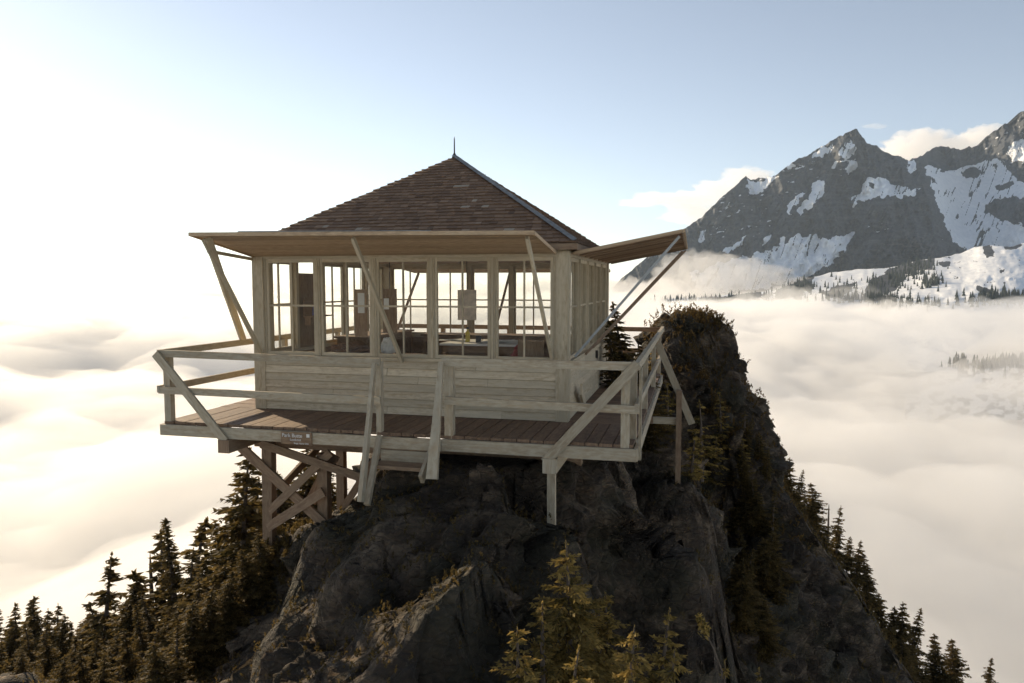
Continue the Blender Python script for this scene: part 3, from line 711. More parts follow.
def blob(name, m, loc, r, label, cat, seed):
    n1, n2 = 20, 12; V, F_ = [], []
    for j in range(n2 + 1):
        for i in range(n1):
            a, e = 2 * math.pi * i / n1, math.pi * j / n2
            p = Vector((math.cos(a) * math.sin(e), math.sin(a) * math.sin(e), -math.cos(e)))
            k = 1 + .35 * noise.fractal(p * 1.9 + Vector((seed, 0, 0)), 1, 2, 4)
            V.append((p.x * r[0] * k, p.y * r[1] * k, max(-r[2] * .8, p.z * r[2] * k) + r[2] * .8))
    for j in range(n2):
        for i in range(n1): F_.append((j * n1 + i, j * n1 + (i + 1) % n1, (j + 1) * n1 + (i + 1) % n1, (j + 1) * n1 + i))
    me = bpy.data.meshes.new(name); me.from_pydata(V, [], F_); me.materials.append(M[m]); me.update()
    o = bpy.data.objects.new(name, me); COL.objects.link(o); o.location = loc; return tag(o, label, cat)
blob('blanket_bundle', 'cloth_red', (3.55, .75, .62), (.16, .16, .14), 'dark red bundled cloth piled on the crate behind the right front window', 'cloth', 2)
blob('plastic_bag', 'whitepaper', (1.72, .45, .73), (.10, .09, .13), 'white bag standing on the bunk behind the middle front window', 'bag', 5)
blob('clothes_pile', 'cloth_brown', (1.15, .5, .73), (.28, .22, .09), 'rumpled brown clothes heaped on the bunk', 'clothes', 8)
cr = empty('crate', (3.6, .75, .05), label='upright plain wooden crate by the right front window', cat='crate')
for q in range(4): one('slat', 'bare', cr, 'box', (-.2, -.2, .02 + q * .15), (.2, .2, .14 + q * .15 - .005))
for (x, y) in ((-.215, -.215), (.215, -.215), (.215, .215), (-.215, .215)): one('post', 'bare', cr, 'box', (x - .013, y - .013, 0), (x + .013, y + .013, .56))
chair = empty('chair', (3.75, .33, .05), label='yellowish wooden chair back showing in the right front window', cat='chair')
one('backrest', 'bare', chair, 'box', (-.17, -.015, .45), (.17, .012, .93)); one('seat', 'bare', chair, 'box', (-.2, .014, .40), (.2, .19, .44))
for x in (-.17, .17):
    for y in (.0, .17): one('leg', 'bare', chair, 'box', (x - .02, y + .0, 0), (x + .02, y + .03, .397))
b = MB(); b.lathe((0, 0, 0), [(.032, 0), (.034, .02), (.034, .14), (.014, .17), (.014, .19)], 14); bt = b.build('bottle', 'yellow'); bt.location = (2.52, 1.55, .84); tag(bt, 'yellow bottle with a dark cap on the white table', 'bottle')
b = MB(); b.lathe((0, 0, .19), [(.018, 0), (.018, .03), (.010, .032)], 12); b.build('cap', 'dark', bt)
b = MB(); b.lathe((0, 0, 0), [(.04, 0), (.043, .10), (.038, .10), (.036, .01)], 14); mg = b.build('mug', 'dark'); mg.location = (2.70, 1.5, .84); tag(mg, 'dark mug beside the yellow bottle on the table', 'mug')
b = MB()
for q in range(8):
    a0, a1 = -1.4 + q * .35, -1.4 + (q + 1) * .35
    b.beam((.04 + .03 * math.cos(a0), 0, .05 + .03 * math.sin(a0)), (.04 + .03 * math.cos(a1), 0, .05 + .03 * math.sin(a1)), .008, .008)
b.build('handle', 'dark', mg)
for (x, y, s, lb) in ((2.2, 1.75, .2, 'loose white sheet at the left of the table'), (2.95, 1.6, .25, 'curled pale map lying on the right of the table')):
    b = MB(); nn = 6
    for q in range(nn):
        u0, u1 = q / nn, (q + 1) / nn; z0, z1 = .006 + .03 * u0 ** 3, .006 + .03 * u1 ** 3
        b.hexa([((-s + 2 * s * (u1 if k & 1 else u0)), (-s * .6 if not k & 2 else s * .6), (z1 if k & 1 else z0) + (.002 if k & 4 else 0)) for k in range(8)], .1, .1, .002)
    o = b.build('map_sheet', 'whitepaper'); o.location = (x, y, .84); tag(o, lb, 'map')
# poster hung inside the fourth front bay, boards and papers
ps = at_plane(467, 305, 1, .9)
po = empty('wall_poster', (ps[0], .9, ps[2]), label='faded pinkish map poster hanging inside the fourth front window', cat='poster')
one('sheet', 'paper', po, 'box', (-.135, -.004, -.21), (.135, .004, .21)); b = MB(); b.beam((0, 0, .21), (0, 0, HEAD + .05 - ps[2]), .008, .008, (0, 1, 0)); b.build('cord', 'iron', po)
ps = at_plane(390, 313, 1, .5)
bo_ = empty('notice_board', (ps[0], .5, ps[2]), label='greenish brown framed board hanging behind the third front window', cat='board')
one('panel', 'inside', bo_, 'box', (-.10, -.01, -.27), (.10, .01, .33)); one('paper', 'whitepaper', bo_, 'box', (-.085, -.013, .05), (-.01, -.0105, .20)); b = MB(); b.beam((0, 0, .33), (0, 0, HEAD + .05 - ps[2]), .008, .008, (0, 1, 0)); b.build('cord', 'iron', bo_)
ps = at_plane(361, 313, 1, .6)
bo_ = empty('notice_board', (ps[0], .6, ps[2]), label='pale board with a white sheet hanging at the right of the second front window', cat='board')
one('panel', 'inside', bo_, 'box', (-.09, -.01, -.33), (.09, .01, .33)); one('paper', 'whitepaper', bo_, 'box', (-.04, -.014, .0), (.06, -.0105, .28)); b = MB(); b.beam((0, 0, .33), (0, 0, HEAD + .05 - ps[2]), .008, .008, (0, 1, 0)); b.build('cord', 'iron', bo_)
# shelf with a blue tin by the door
sh_ = empty('shelf', (.10, 1.35, 1.2), label='small wall shelf beside the door at the left end', cat='shelf')
one('board', 'inside', sh_, 'box', (0.0, -.3, 0), (.16, .3, .02)); one('backboard', 'inside', sh_, 'box', (-.0, -.3, .021), (.02, .3, .3)); one('bracket', 'inside', sh_, 'box', (0.0, -.25, -.12), (.10, -.22, -.001))
b = MB(); b.lathe((0, 0, 0), [(.05, 0), (.05, .10), (.03, .12), (.03, .13)], 14); tn_ = b.build('tin', 'blue'); tn_.location = (.19 - .09, 1.33, 1.221); tag(tn_, 'blue tin on the wall shelf beside the door', 'tin')

# ------------------------------------------------------------------ trees
def conifer_mesh(H, R, seed, whorl=.16, tuft=.06, dens=1.0, droop=.35, ragged=.35, bare=.08, tip=.12, big=False):
    rg = random.Random(seed); tr = MB(); cr_ = MB(); seg = 7
    lean = Vector((rg.uniform(-.08, .08), rg.uniform(-.08, .08), 0)) * H
    def axis(f): return Vector((lean.x * f * f, lean.y * f * f, H * f)) + Vector((math.sin(f * 5 + seed), math.cos(f * 4 + seed), 0)) * .006 * H
    r0 = .018 * H + .02; rings = 9; b0 = 0
    for j in range(rings + 1):
        f = j / rings; c_ = axis(f); rr = r0 * (1 - f) ** .9 + .004
        for i in range(seg): a = 2 * math.pi * i / seg; tr.v.append((c_.x + rr * math.cos(a), c_.y + rr * math.sin(a), c_.z - (.35 if j == 0 else 0)))
    for j in range(rings):
        for i in range(seg):
            k = (i + 1) % seg; tr.f.append((j * seg + i, j * seg + k, (j + 1) * seg + k, (j + 1) * seg + i)); tr.uv.append([(0, 0)] * 4); tr.t.append(.5)
    z = bare * H
    while z < H * .985:
        f = z / H; env = R * (1 - f) ** .85 * (1 - .5 * max(0, .18 - f) / .18) + R * .05
        nb = max(3, int(rg.uniform(4, 7) * (1.2 - f * .5)))
        a0 = rg.uniform(0, 6.28)
        for i in range(nb):
            if rg.random() < ragged * .35: continue
            a = a0 + i * 6.283 / nb + rg.uniform(-.4, .4); L = env * rg.uniform(1 - ragged, 1.15)
            o = axis(f) + Vector((0, 0, rg.uniform(-.4, .4) * whorl)); dh = Vector((math.cos(a), math.sin(a), 0)); sv = Vector((-dh.y, dh.x, 0))
            lift = rg.uniform(.0, .25)
            def bp(t_): return o + dh * (L * t_) + Vector((0, 0, L * (lift * t_ - droop * t_ ** 1.6 + .22 * max(0, t_ - .7))))
            ns = max(3, int(L / (tuft * .55) * dens))
            if L > .12: # branch wood
                q0, q1 = bp(0), bp(.8); wv = sv * (.006 + .008 * L)
                tr.v += [tuple(q0 - wv), tuple(q0 + wv), tuple(q1)]; k = len(tr.v); tr.f.append((k - 3, k - 2, k - 1)); tr.uv.append([(0, 0)] * 3); tr.t.append(.4)
            tb = rg.uniform(.2, .8)
            for s in range(ns):
                t_ = (s + .6 + rg.uniform(-.3, .3)) / ns
                p = bp(min(1.05, t_)); tw = tuft * rg.uniform(.7, 1.5) * (1.15 - .35 * t_)
                spread = L * .42 * (1 - t_ * .75)
                for sd_ in (-1, 1):
                    reach = spread * rg.uniform(.45, 1.0)
                    kk = max(1, int(reach / tuft * .8 * dens) + 1)
                    for m_ in range(kk):
                        g = (m_ + rg.uniform(.2, .9)) / kk
                        c_ = p + sv * (sd_ * reach * g) + dh * (reach * .45 * g) + Vector((0, 0, -reach * .35 * g * rg.uniform(.3, 1.4)))
                        dv = (dh * rg.uniform(.2, 1) + sv * sd_ * rg.uniform(.1, 1) + Vector((0, 0, rg.uniform(-.5, .25)))).normalized() * tw
                        wv2 = Vector((rg.uniform(-1, 1), rg.uniform(-1, 1), rg.uniform(-1, 1))).cross(dv).normalized() * tw * rg.uniform(.28, .5)
                        tn = min(1, max(0, tb + rg.uniform(-.3, .3) + .25 * (t_ - .5)))
                        cr_.quad([c_ - dv * .6, c_ + wv2, c_ + dv, c_ - wv2 * .7], tn)
        z += whorl * rg.uniform(.75, 1.25) * (1.15 - .4 * f)
    for s in range(int(10 * dens)):
        f = 1 - rg.random() * .06; c_ = axis(min(1, f)); dv = Vector((rg.uniform(-.5, .5), rg.uniform(-.5, .5), 1)).normalized() * tuft * .9
        wv2 = Vector((rg.uniform(-1, 1), rg.uniform(-1, 1), 0)).cross(dv).normalized() * tuft * .3
        cr_.quad([c_ - dv * .5, c_ + wv2, c_ + dv, c_ - wv2], rg.uniform(.4, .9))
    return tr, cr_
# five fir shapes, built at unit height 1 m x scale
def rooted(px, py, H, D):
    """find where a tree whose tip shows at px, py stands on the rock; returns tip position and height"""
    for k in range(6):
        hp = min(H / D * FPX * .95, 400); d_ = Vector(ray(px, py + hp)); L = d_.length; h = bvh.ray_cast(Vector(CAM), d_.normalized())
        if h[0] is None: return at_depth(px, py, D), H
        Dn = h[3] / L
        if abs(Dn - D) / D < .03 or Dn > D * 2.2 or Dn < D * .4: break
        H = H * (Dn / D) ** .5; D = D + (Dn - D) * .7
    g_ = h[0]; tip = at_depth(px, py, (g_ - Vector(CAM)).length / L)
    return tip, tip[2] - g_.z + .05
protos = []
for sd_, (Rr, rag, dr, bare_) in enumerate([(.16, .8, .15, .2), (.24, .75, .45, .1), (.18, .6, .5, .02), (.20, .35, .35, .05), (.27, .45, .25, .03), (.14, .35, .35, .04), (.32, .5, .2, .05), (.22, .6, .3, .04)]):
    tr, cr_ = conifer_mesh(4.0, 4.0 * Rr, 20 + sd_, whorl=.13, tuft=.085, dens=1.15, droop=dr, ragged=rag, bare=bare_)
    protos.append((tr.mesh('trunk', M['bark']), cr_.mesh('crown', M['needle'])))
def fir(px, py, D, label, group, k=None, hmin=1.2, hmax=9, kind='fir_tree', wide=1.0, H=None):
    top = at_depth(px, py, D); g = ground(top[0], top[1]); h = top[2] - g
    h = min(max(h + .15, hmin), hmax)
    if H:
        top, h = rooted(px, py, H, D)
        if not .5 * H < h < 2.5 * H: top, h = at_depth(px, py, D), H
    k = random.randrange(8) if (k is None or rnd() < .45) else k + 3
    zb = top[2] - h
    t_ = empty(kind, (top[0], top[1], zb), label=label, cat='tree', group=group)
    s = h / 4.0; t_.scale = (s * wide, s * wide, s); t_.rotation_euler = (0, 0, U(0, 6.28))
    for nm, me in zip(('trunk', 'crown'), protos[k]):
        o = bpy.data.objects.new(nm, me); COL.objects.link(o); o.parent = t_
    return t_
LG = 'firs on the left slope'; RG = 'firs along the right hand ridge'
fir(233, 450, 17, 'tall full fir standing left of the timber legs under the deck', LG, 1, wide=1.25)
fir(100, 554, 26, 'lone spire topped fir rising above its neighbours on the far left slope', LG, 4, wide=1.2)
for (px, py, D, k) in [(256, 476, 19, 3), (300, 442, 20, 1), (325, 452, 21, 3), (282, 470, 18, 4), (170, 521, 24, 0), (177, 524, 25, 2), (161, 540, 25, 0), (188, 548, 22, 4), (205, 552, 20, 1), (149, 590, 21, 1), (127, 585, 24, 3),
                       (214, 566, 17, 3), (195, 585, 16, 0), (140, 606, 20, 1), (12, 600, 36, 0), (21, 598, 35, 2), (36, 600, 34, 0), (45, 608, 33, 4), (54, 603, 33, 1), (62, 614, 32, 3), (70, 621, 31, 0), (76, 624, 30, 1),
                       (86, 612, 28, 3), (94, 600, 27, 1), (107, 598, 27, 4), (115, 606, 25, 3), (3, 622, 36, 1), (28, 622, 32, 3), (50, 632, 28, 1), (72, 640, 25, 3), (92, 636, 22, 1), (112, 632, 20, 3), (130, 628, 18, 1), (150, 622, 17, 3),
                       (165, 606, 17, 1), (180, 612, 15, 3), (20, 650, 24, 1), (60, 655, 20, 3), (100, 655, 17, 1), (-12, 610, 38, 0), (-5, 640, 28, 3), (222, 520, 20, 3), (240, 500, 21, 1), (150, 562, 25, 2), (40, 628, 30, 1), (84, 648, 20, 1)]:
    fir(px + U(-1, 1), py, D, 'dark fir among the close group on the left slope', LG, k, wide=U(1.1, 1.6))
for (px, py, D, k, H) in [(779, 448, 42, 0, 3), (787, 457, 45, 2, 3), (797, 470, 48, 0, 3.5), (806, 487, 52, 4, 3), (816, 484, 54, 2, 4.5), (812, 498, 52, 0, 3), (838, 506, 60, 4, 5), (848, 536, 62, 1, 3), (858, 540, 64, 2, 4), (870, 550, 68, 2, 6),
                          (878, 596, 70, 0, 6), (886, 597, 71, 1, 7), (894, 605, 72, 3, 7), (902, 604, 70, 1, 8), (911, 608, 72, 0, 8), (905, 640, 66, 3, 7), (940, 635, 74, 1, 8), (957, 639, 74, 3, 8), (988, 658, 78, 4, 6),
                          (890, 625, 66, 1, 6), (868, 590, 66, 3, 4), (830, 540, 56, 3, 3), (925, 668, 70, 3, 5), (765, 440, 36, 3, 2), (855, 570, 62, 1, 3), (748, 420, 26, 3, 1.2)]:
    fir(px, py, D, 'dark fir on the skyline of the right hand ridge' if py < 560 else 'dark fir low on the right hand ridge', RG, k, H=H, wide=1.15 if k != 2 else 1.4)
for (px, py, D, H_) in [(262, 532, 10.5, .9), (246, 548, 11, .8), (226, 572, 11.5, 1.0), (210, 588, 12, 1.1), (192, 600, 12.5, 1.3), (176, 620, 12, 1.2), (160, 640, 11, 1.2), (148, 655, 11, 1.1)]:
    fir(px, py, D, 'knee high bushy fir at the edge of the summit rock', 'bushy firs at the left rock edge', 3, H=H_, wide=1.6)
for k_ in range(34):
    t_ = U(0, 1); px = 752 + 150 * t_ - U(8, 70) * (.35 + t_); py = np.interp(px, [690, 725, 752, 770, 800, 822, 845, 868, 892], [400, 410, 432, 460, 508, 540, 570, 606, 645]) + U(25, 150)
    if py < 670: fir(px, py, 15 + 50 * ((px - 690) / 210) ** 1.3, 'dark bushy fir clinging to the shaded face below the right hand ridge', 'firs on the shaded right face', 3, H=U(.5, 1.0) * (1.2 + 2.6 * (px - 680) / 200), wide=U(1.3, 1.8))
for k_ in range(22):
    t_ = U(0, 1); px = 756 + 135 * t_; py = np.interp(px, [752, 770, 785, 800, 822, 845, 868, 892], [432, 462, 488, 511, 543, 573, 608, 648]) - U(4, 15)
    fir(px, py, 30 + 55 * t_, 'stunted fir rooted right along the right hand skyline', 'stunted firs on the right skyline', None, H=U(.9, 1.5) * (1 + 1.6 * t_), wide=U(1.1, 1.6))
BG = 'two small firs behind the deck'
fir(629, 303, 15.0, 'taller small fir behind the far right corner railing', BG, 0, H=2.6, wide=1.3); fir(616, 318, 14.8, 'shorter small fir close to the cabin wall behind the deck', BG, 2, H=2.4, wide=1.4)
fir(645, 345, 15.5, 'bushy fir in front of the crag behind the deck', BG, 3, H=2.2, wide=1.4)
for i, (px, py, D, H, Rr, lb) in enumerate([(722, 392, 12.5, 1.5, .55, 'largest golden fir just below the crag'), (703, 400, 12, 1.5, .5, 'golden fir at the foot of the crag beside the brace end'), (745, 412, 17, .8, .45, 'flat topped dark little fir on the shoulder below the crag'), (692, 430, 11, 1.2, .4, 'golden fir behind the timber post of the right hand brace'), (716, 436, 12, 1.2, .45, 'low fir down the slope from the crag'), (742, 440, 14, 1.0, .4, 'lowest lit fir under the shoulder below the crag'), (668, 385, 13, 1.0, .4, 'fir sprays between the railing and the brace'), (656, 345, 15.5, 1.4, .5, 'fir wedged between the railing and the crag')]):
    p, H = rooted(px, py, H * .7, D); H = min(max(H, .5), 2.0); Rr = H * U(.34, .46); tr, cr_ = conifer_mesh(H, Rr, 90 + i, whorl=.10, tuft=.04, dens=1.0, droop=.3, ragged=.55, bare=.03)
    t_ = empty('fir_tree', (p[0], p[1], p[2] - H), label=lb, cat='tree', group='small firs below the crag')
    tr.build('trunk', 'bark', t_); cr_.build('crown', 'needle_sunlit' if i != 2 else 'needle', t_)  # all but one crown have sunlit gold painted into the needles
# snag
def snag(px, py, D, H, label):
    p = at_depth(px, py, D); b = MB(); b.lathe((0, 0, 0), [(.12, 0), (.09, H * .5), (.05, H * .9), (.01, H)], 7)
    b.beam((0, 0, H * .6), (.35, .1, H * .66), .04, .04, wd1=.01, ht1=.01); b.beam((0, 0, H * .4), (-.3, .1, H * .47), .04, .04, wd1=.01, ht1=.01)
    t_ = empty('dead_tree', (p[0], p[1], p[2] - H), label=label, cat='dead tree'); b.build('trunk', 'bark', t_)
snag(829, 504, 57, 5, 'bare dead trunk leaning on the right hand ridge'); snag(150, 553, 26, 5, 'thin bare snag on the left slope')
# foreground hemlocks, the warm sunlight partly put into their needle colour
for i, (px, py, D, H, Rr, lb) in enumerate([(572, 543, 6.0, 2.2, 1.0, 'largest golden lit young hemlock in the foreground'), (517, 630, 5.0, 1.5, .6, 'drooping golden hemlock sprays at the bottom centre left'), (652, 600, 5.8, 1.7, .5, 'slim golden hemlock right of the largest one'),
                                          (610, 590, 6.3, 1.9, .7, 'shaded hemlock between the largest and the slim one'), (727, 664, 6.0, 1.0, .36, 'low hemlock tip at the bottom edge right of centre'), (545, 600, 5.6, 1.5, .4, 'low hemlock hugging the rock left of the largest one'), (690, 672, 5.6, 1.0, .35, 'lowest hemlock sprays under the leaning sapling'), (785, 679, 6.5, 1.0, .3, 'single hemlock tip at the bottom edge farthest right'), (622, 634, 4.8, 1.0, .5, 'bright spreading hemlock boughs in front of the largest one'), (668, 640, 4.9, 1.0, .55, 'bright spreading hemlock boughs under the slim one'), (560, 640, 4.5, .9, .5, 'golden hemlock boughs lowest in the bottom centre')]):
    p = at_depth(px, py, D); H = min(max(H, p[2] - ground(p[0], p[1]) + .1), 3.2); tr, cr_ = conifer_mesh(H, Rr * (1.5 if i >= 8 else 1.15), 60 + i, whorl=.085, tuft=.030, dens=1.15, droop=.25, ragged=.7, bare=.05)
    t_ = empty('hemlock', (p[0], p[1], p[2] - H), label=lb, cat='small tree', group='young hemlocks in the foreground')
    tr.build('trunk', 'bark', t_); cr_.build('crown', 'needle_sunlit', t_)
p = at_depth(700, 620, 5.4); q = at_depth(722, 672, 5.5)
sp = empty('sapling', tuple(q), label='bare leaning sapling with one leafy tip in the foreground', cat='small tree')
b = MB(); b.beam((0, 0, -.5), (0, 0, 0), .014, .014); dlt = Vector(p - q); b.beam((0, 0, 0), dlt * .5 + Vector((.01, 0, 0)), .012, .012); b.beam(dlt * .5 + Vector((.01, 0, 0)), dlt, .010, .010, wd1=.004, ht1=.004); b.build('trunk', 'bark', sp)
b = MB()
for i in range(160):
    f = U(.72, 1.06); c_ = dlt * f + Vector((U(-1, 1), U(-1, 1), U(-1, 1))) * .035 * (1.25 - f) * 2.5
    dv = Vector((U(-1, 1), U(-1, 1), U(0, 1.5))).normalized() * .026; wv = dv.cross(Vector((U(-1, 1), U(-1, 1), U(-1, 1)))).normalized() * .008
    b.quad([c_ - dv * .6, c_ + wv, c_ + dv, c_ - wv], rnd())
b.build('crown', 'needle_sunlit', sp)  # leafy tip in the same painted sunlit gold

# ------------------------------------------------------------------ scrub covering the slopes (nobody could count it)
crag_o = bpy.data.objects['rock_outcrop']
_cv = [(v.co + crag_o.location)[:] for v in crag_o.data.vertices]; cbvh = BVHTree.FromPolygons(_cv, [p.vertices[:] for p in crag_o.data.polygons])
def ground2(x, y):
    g = ground(x, y); h = cbvh.ray_cast(Vector((x, y, 60)), Vector((0, 0, -1))); return g if h[0] is None else max(g, h[0].z)
def scrub(name, label, regions, per, size, mat):
    b = MB()
    for (fn, count) in regions:
        for i in range(count):
            x, y, s = fn(); tb = U(0, .6)
            for m_ in range(per):
                if m_ % 12 == 0:
                    ox, oy = x + random.gauss(0, .4) * s, y + random.gauss(0, .4) * s; oz = ground2(ox, oy) + U(.0, .35) * s * math.exp(-((ox - x) ** 2 + (oy - y) ** 2) / (.4 * s * s))
                    st = Vector((random.gauss(0, .5), random.gauss(0, .5), 1)).normalized() * .22 * s
                f = (m_ % 12) / 12; c_ = Vector((ox, oy, oz)) + st * f + Vector((U(-1, 1), U(-1, 1), U(-1, 1))) * .035 * s
                dv = (Vector((U(-1, 1), U(-1, 1), U(-.2, 1.0))).normalized() + st.normalized() * .4) * size * s ** .5 * U(.6, 1.3)
                wv = dv.cross(Vector((U(-1, 1), U(-1, 1), U(-1, 1)))).normalized() * size * s ** .5 * .33
                b.quad([c_ - dv * .6, c_ + wv, c_ + dv, c_ - wv], tb + U(0, .4))
    o = b.build(name, mat); return tag(o, label, 'scrub', None, 'stuff')
def along(pts, j, s0, s1):
    def f():
        k = random.randrange(len(pts)); p = at_depth(*pts[k]); q = pts[k][2] / 20
        return p[0] + random.gauss(0, j) * q, p[1] + random.gauss(0, j) * q, U(s0, s1) * q
    return f
scrub('ridge_scrub', 'golden brown scrub clinging to the steep right hand ridge', [
    (along([(700, 412, 15), (712, 418, 16), (735, 432, 22), (752, 445, 26), (745, 455, 24), (722, 445, 18), (700, 440, 15)], .9, .4, .8), 150),
    (along([(770, 472, 38), (785, 498, 45), (800, 522, 52), (822, 552, 62), (845, 582, 70), (868, 618, 78), (892, 658, 84), (760, 520, 30), (720, 480, 20)], 1.2, .35, .8), 300)], 156, .05, 'scrub')
_cc = crag_o.location
scrub('crag_scrub', 'reddish brown scrub over the rounded top of the crag', [(lambda: (_cc.x + random.gauss(-.1, .62), _cc.y + random.gauss(0, .8), U(.12, .25)), 230)], 84, .026, 'scrub')
scrub('slope_scrub', 'dark scrub between the firs of the left slope', [
    (along([(235, 605, 18), (170, 640, 22), (100, 665, 26), (30, 672, 34), (60, 720, 24), (140, 700, 17), (215, 640, 15), (300, 560, 18), (190, 650, 12)], 2.2, .5, 1.1), 260), (along([(262, 556, 9.4), (240, 585, 9.6), (215, 615, 9.8), (190, 645, 9.8), (168, 675, 9.6)], .6, .5, .9), 130)], 156, .05, 'needle')
def heath():
    while True:
        x, y = U(-1.5, 7), U(-7, -1.0)
        if fbm(np.array([x * .7]), np.array([y * .7]), np.array([2.2]), 3)[0] > U(-.3, .25): return x, y, U(.10, .34)
scrub('heather', 'low dark heather tufts rooted in the summit rock', [(heath, 900), (lambda: (U(5.2, 11), U(-3, 12), U(.3, .8)), 420)], 60, .030, 'needle')

# ------------------------------------------------------------------ far mountains
def interp(px, pts): xs, ys = zip(*pts); return np.interp(px, xs, ys)
def pix_surface(name, skyline, bottom, depth_ctl, x0, x1, nx, ny, noise_fn, back, snow_fn, mat, rough_sky):
    px = np.linspace(x0, x1, nx); sk = interp(px, skyline) + rough_sky(px)
    tt = np.linspace(0, 1, ny) ** 1.0
    PX = np.broadcast_to(px, (ny, nx)); PY = sk[None] + (bottom - sk[None]) * tt[:, None]
    dc = np.array(depth_ctl, float); r_ = RBF(dc[:, :2], dc[:, 2], 12)
    D = r_(np.stack([PX, PY], -1)); D = D + noise_fn(PX, PY, D)
    V = CAM + (Fv + Rv * ((PX[..., None] - 512) / FPX) - Uv * ((PY[..., None] - 341.5) / FPX)) * D[..., None]
    # back slope
    Fh = np.array([math.sin(YAW), math.cos(YAW), 0]); bk = []
    for k, (out, dz) in enumerate(back[::-1]):
        q = V[0] + Fh * out; q[:, 2] = V[0][:, 2] - dz + 20 * fbm(V[0][:, 0] / 90 + k, V[0][:, 1] / 90, V[0][:, 2] * 0, 3); bk.append(q)
    S = snow_fn(PX, PY, V)
    P_ = np.concatenate([np.array(bk), V]); S = np.concatenate([np.zeros((len(bk), nx)) + .4, S])
    return grid_object(name, P_[::-1], M[mat], ('snow', S[::-1]), smooth=True)
def poly_mask(PX, PY, polys, soft=2.2, wob=2.5):
    x = PX + wob * fbm(PX / 6, PY / 6, PX * 0 + 3.3, 4) * 1.6; y = PY + wob * fbm(PX / 6 + 50, PY / 6, PX * 0 + 1.3, 4) * 1.6
    out = np.zeros_like(PX)
    for pl_ in polys:
        pts = np.array(pl_, float); n_ = len(pts); inside = np.zeros(PX.shape, bool); dist = np.full(PX.shape, 1e9)
        for i in range(n_):
            a, b_ = pts[i], pts[(i + 1) % n_]
            cond = ((a[1] > y) != (b_[1] > y)); xi = (b_[0] - a[0]) * (y - a[1]) / (b_[1] - a[1] + 1e-9) + a[0]
            inside ^= cond & (x < xi)
            e = b_ - a; t_ = np.clip(((x - a[0]) * e[0] + (y - a[1]) * e[1]) / (e @ e + 1e-9), 0, 1)
            dist = np.minimum(dist, np.hypot(x - a[0] - t_ * e[0], y - a[1] - t_ * e[1]))
        out = np.maximum(out, np.clip(.5 + np.where(inside, dist, -dist) / soft, 0, 1))
    return out
SK = [(560, 300), (610, 290), (640, 262), (664, 243), (685, 229), (704, 215), (716, 203), (727, 192), (738, 184), (746, 176), (751, 180), (765, 178), (778, 174), (787, 166), (800, 158), (812, 153), (829, 142), (845, 134), (857, 128), (862, 136), (867, 143), (878, 147), (889, 154), (900, 157),
      (910, 160), (922, 156), (932, 149), (940, 146), (950, 148), (961, 149), (971, 147), (980, 144), (987, 137), (993, 132), (1005, 124), (1015, 119), (1018, 114), (1024, 111), (1050, 96), (1090, 110), (1140, 90), (1200, 120), (1300, 150)]
SNOW = [[(748, 178), (756, 182), (779, 174), (776, 180), (758, 194), (750, 196), (747, 186)], [(812, 153), (835, 143), (834, 149), (822, 158), (813, 158)], [(839, 150), (852, 140), (856, 150), (846, 158), (838, 154)], [(845, 165), (855, 160), (857, 168), (849, 175)],
        [(815, 180), (826, 182), (824, 195), (812, 206), (800, 214), (798, 209), (808, 198), (811, 186)], [(800, 194), (806, 195), (794, 208), (788, 215), (786, 210)], [(832, 162), (838, 161), (835, 168), (831, 167)],
        [(868, 178), (880, 176), (890, 184), (905, 187), (921, 190), (915, 195), (893, 197), (880, 197), (865, 200), (850, 207), (853, 198), (862, 193), (864, 185)], [(786, 167), (794, 162), (796, 166), (788, 170)],
        [(742, 240), (748, 232), (744, 246), (728, 252), (722, 250), (734, 243)], [(762, 238), (770, 235), (772, 241), (763, 248)], [(780, 236), (786, 234), (784, 246), (780, 244)],
        [(720, 262), (740, 256), (770, 252), (795, 236), (815, 236), (830, 240), (850, 232), (856, 232), (845, 250), (832, 262), (815, 274), (790, 284), (740, 290), (700, 292), (690, 275)],
        [(927, 166), (945, 170), (965, 168), (985, 162), (1000, 160), (1010, 172), (1016, 178), (1024, 182), (1045, 190), (1045, 198), (1020, 196), (1005, 196), (985, 205), (984, 214), (1000, 220), (1024, 226), (1045, 230), (1045, 262), (990, 262), (970, 252), (955, 240), (945, 224), (938, 205), (930, 185)],
        [(1008, 146), (1030, 138), (1045, 150), (1024, 163), (1012, 160), (1006, 154)], [(907, 160), (915, 162), (917, 170), (909, 172)], [(700, 232), (706, 228), (704, 240), (699, 243)]]
HOLES = [[(962, 172), (975, 168), (985, 172), (978, 178), (966, 178)], [(930, 176), (936, 178), (937, 184), (931, 182)], [(868, 183), (876, 184), (874, 190), (868, 188)], [(995, 186), (1012, 180), (1014, 186), (1000, 192)]]
dctl = [(560, 300, 3900), (600, 300, 3900), (700, 215, 4150), (700, 290, 3650), (780, 175, 4250), (780, 290, 3600), (857, 128, 4200), (857, 200, 4000), (857, 260, 3560), (900, 157, 4150), (900, 200, 3850), (900, 260, 3520), (930, 252, 3560), (925, 195, 3850), (915, 162, 4250),
        (940, 147, 4750), (960, 150, 4800), (960, 185, 4500), (965, 215, 4250), (970, 250, 3900), (1024, 111, 4500), (1024, 180, 4200), (1024, 215, 3900), (1000, 232, 3850), (1024, 260, 3650), (1100, 110, 4300), (1100, 260, 3500), (1250, 150, 4300), (1250, 280, 3600), (830, 275, 3600), (860, 330, 3400), (640, 330, 3500), (1100, 330, 3300)]
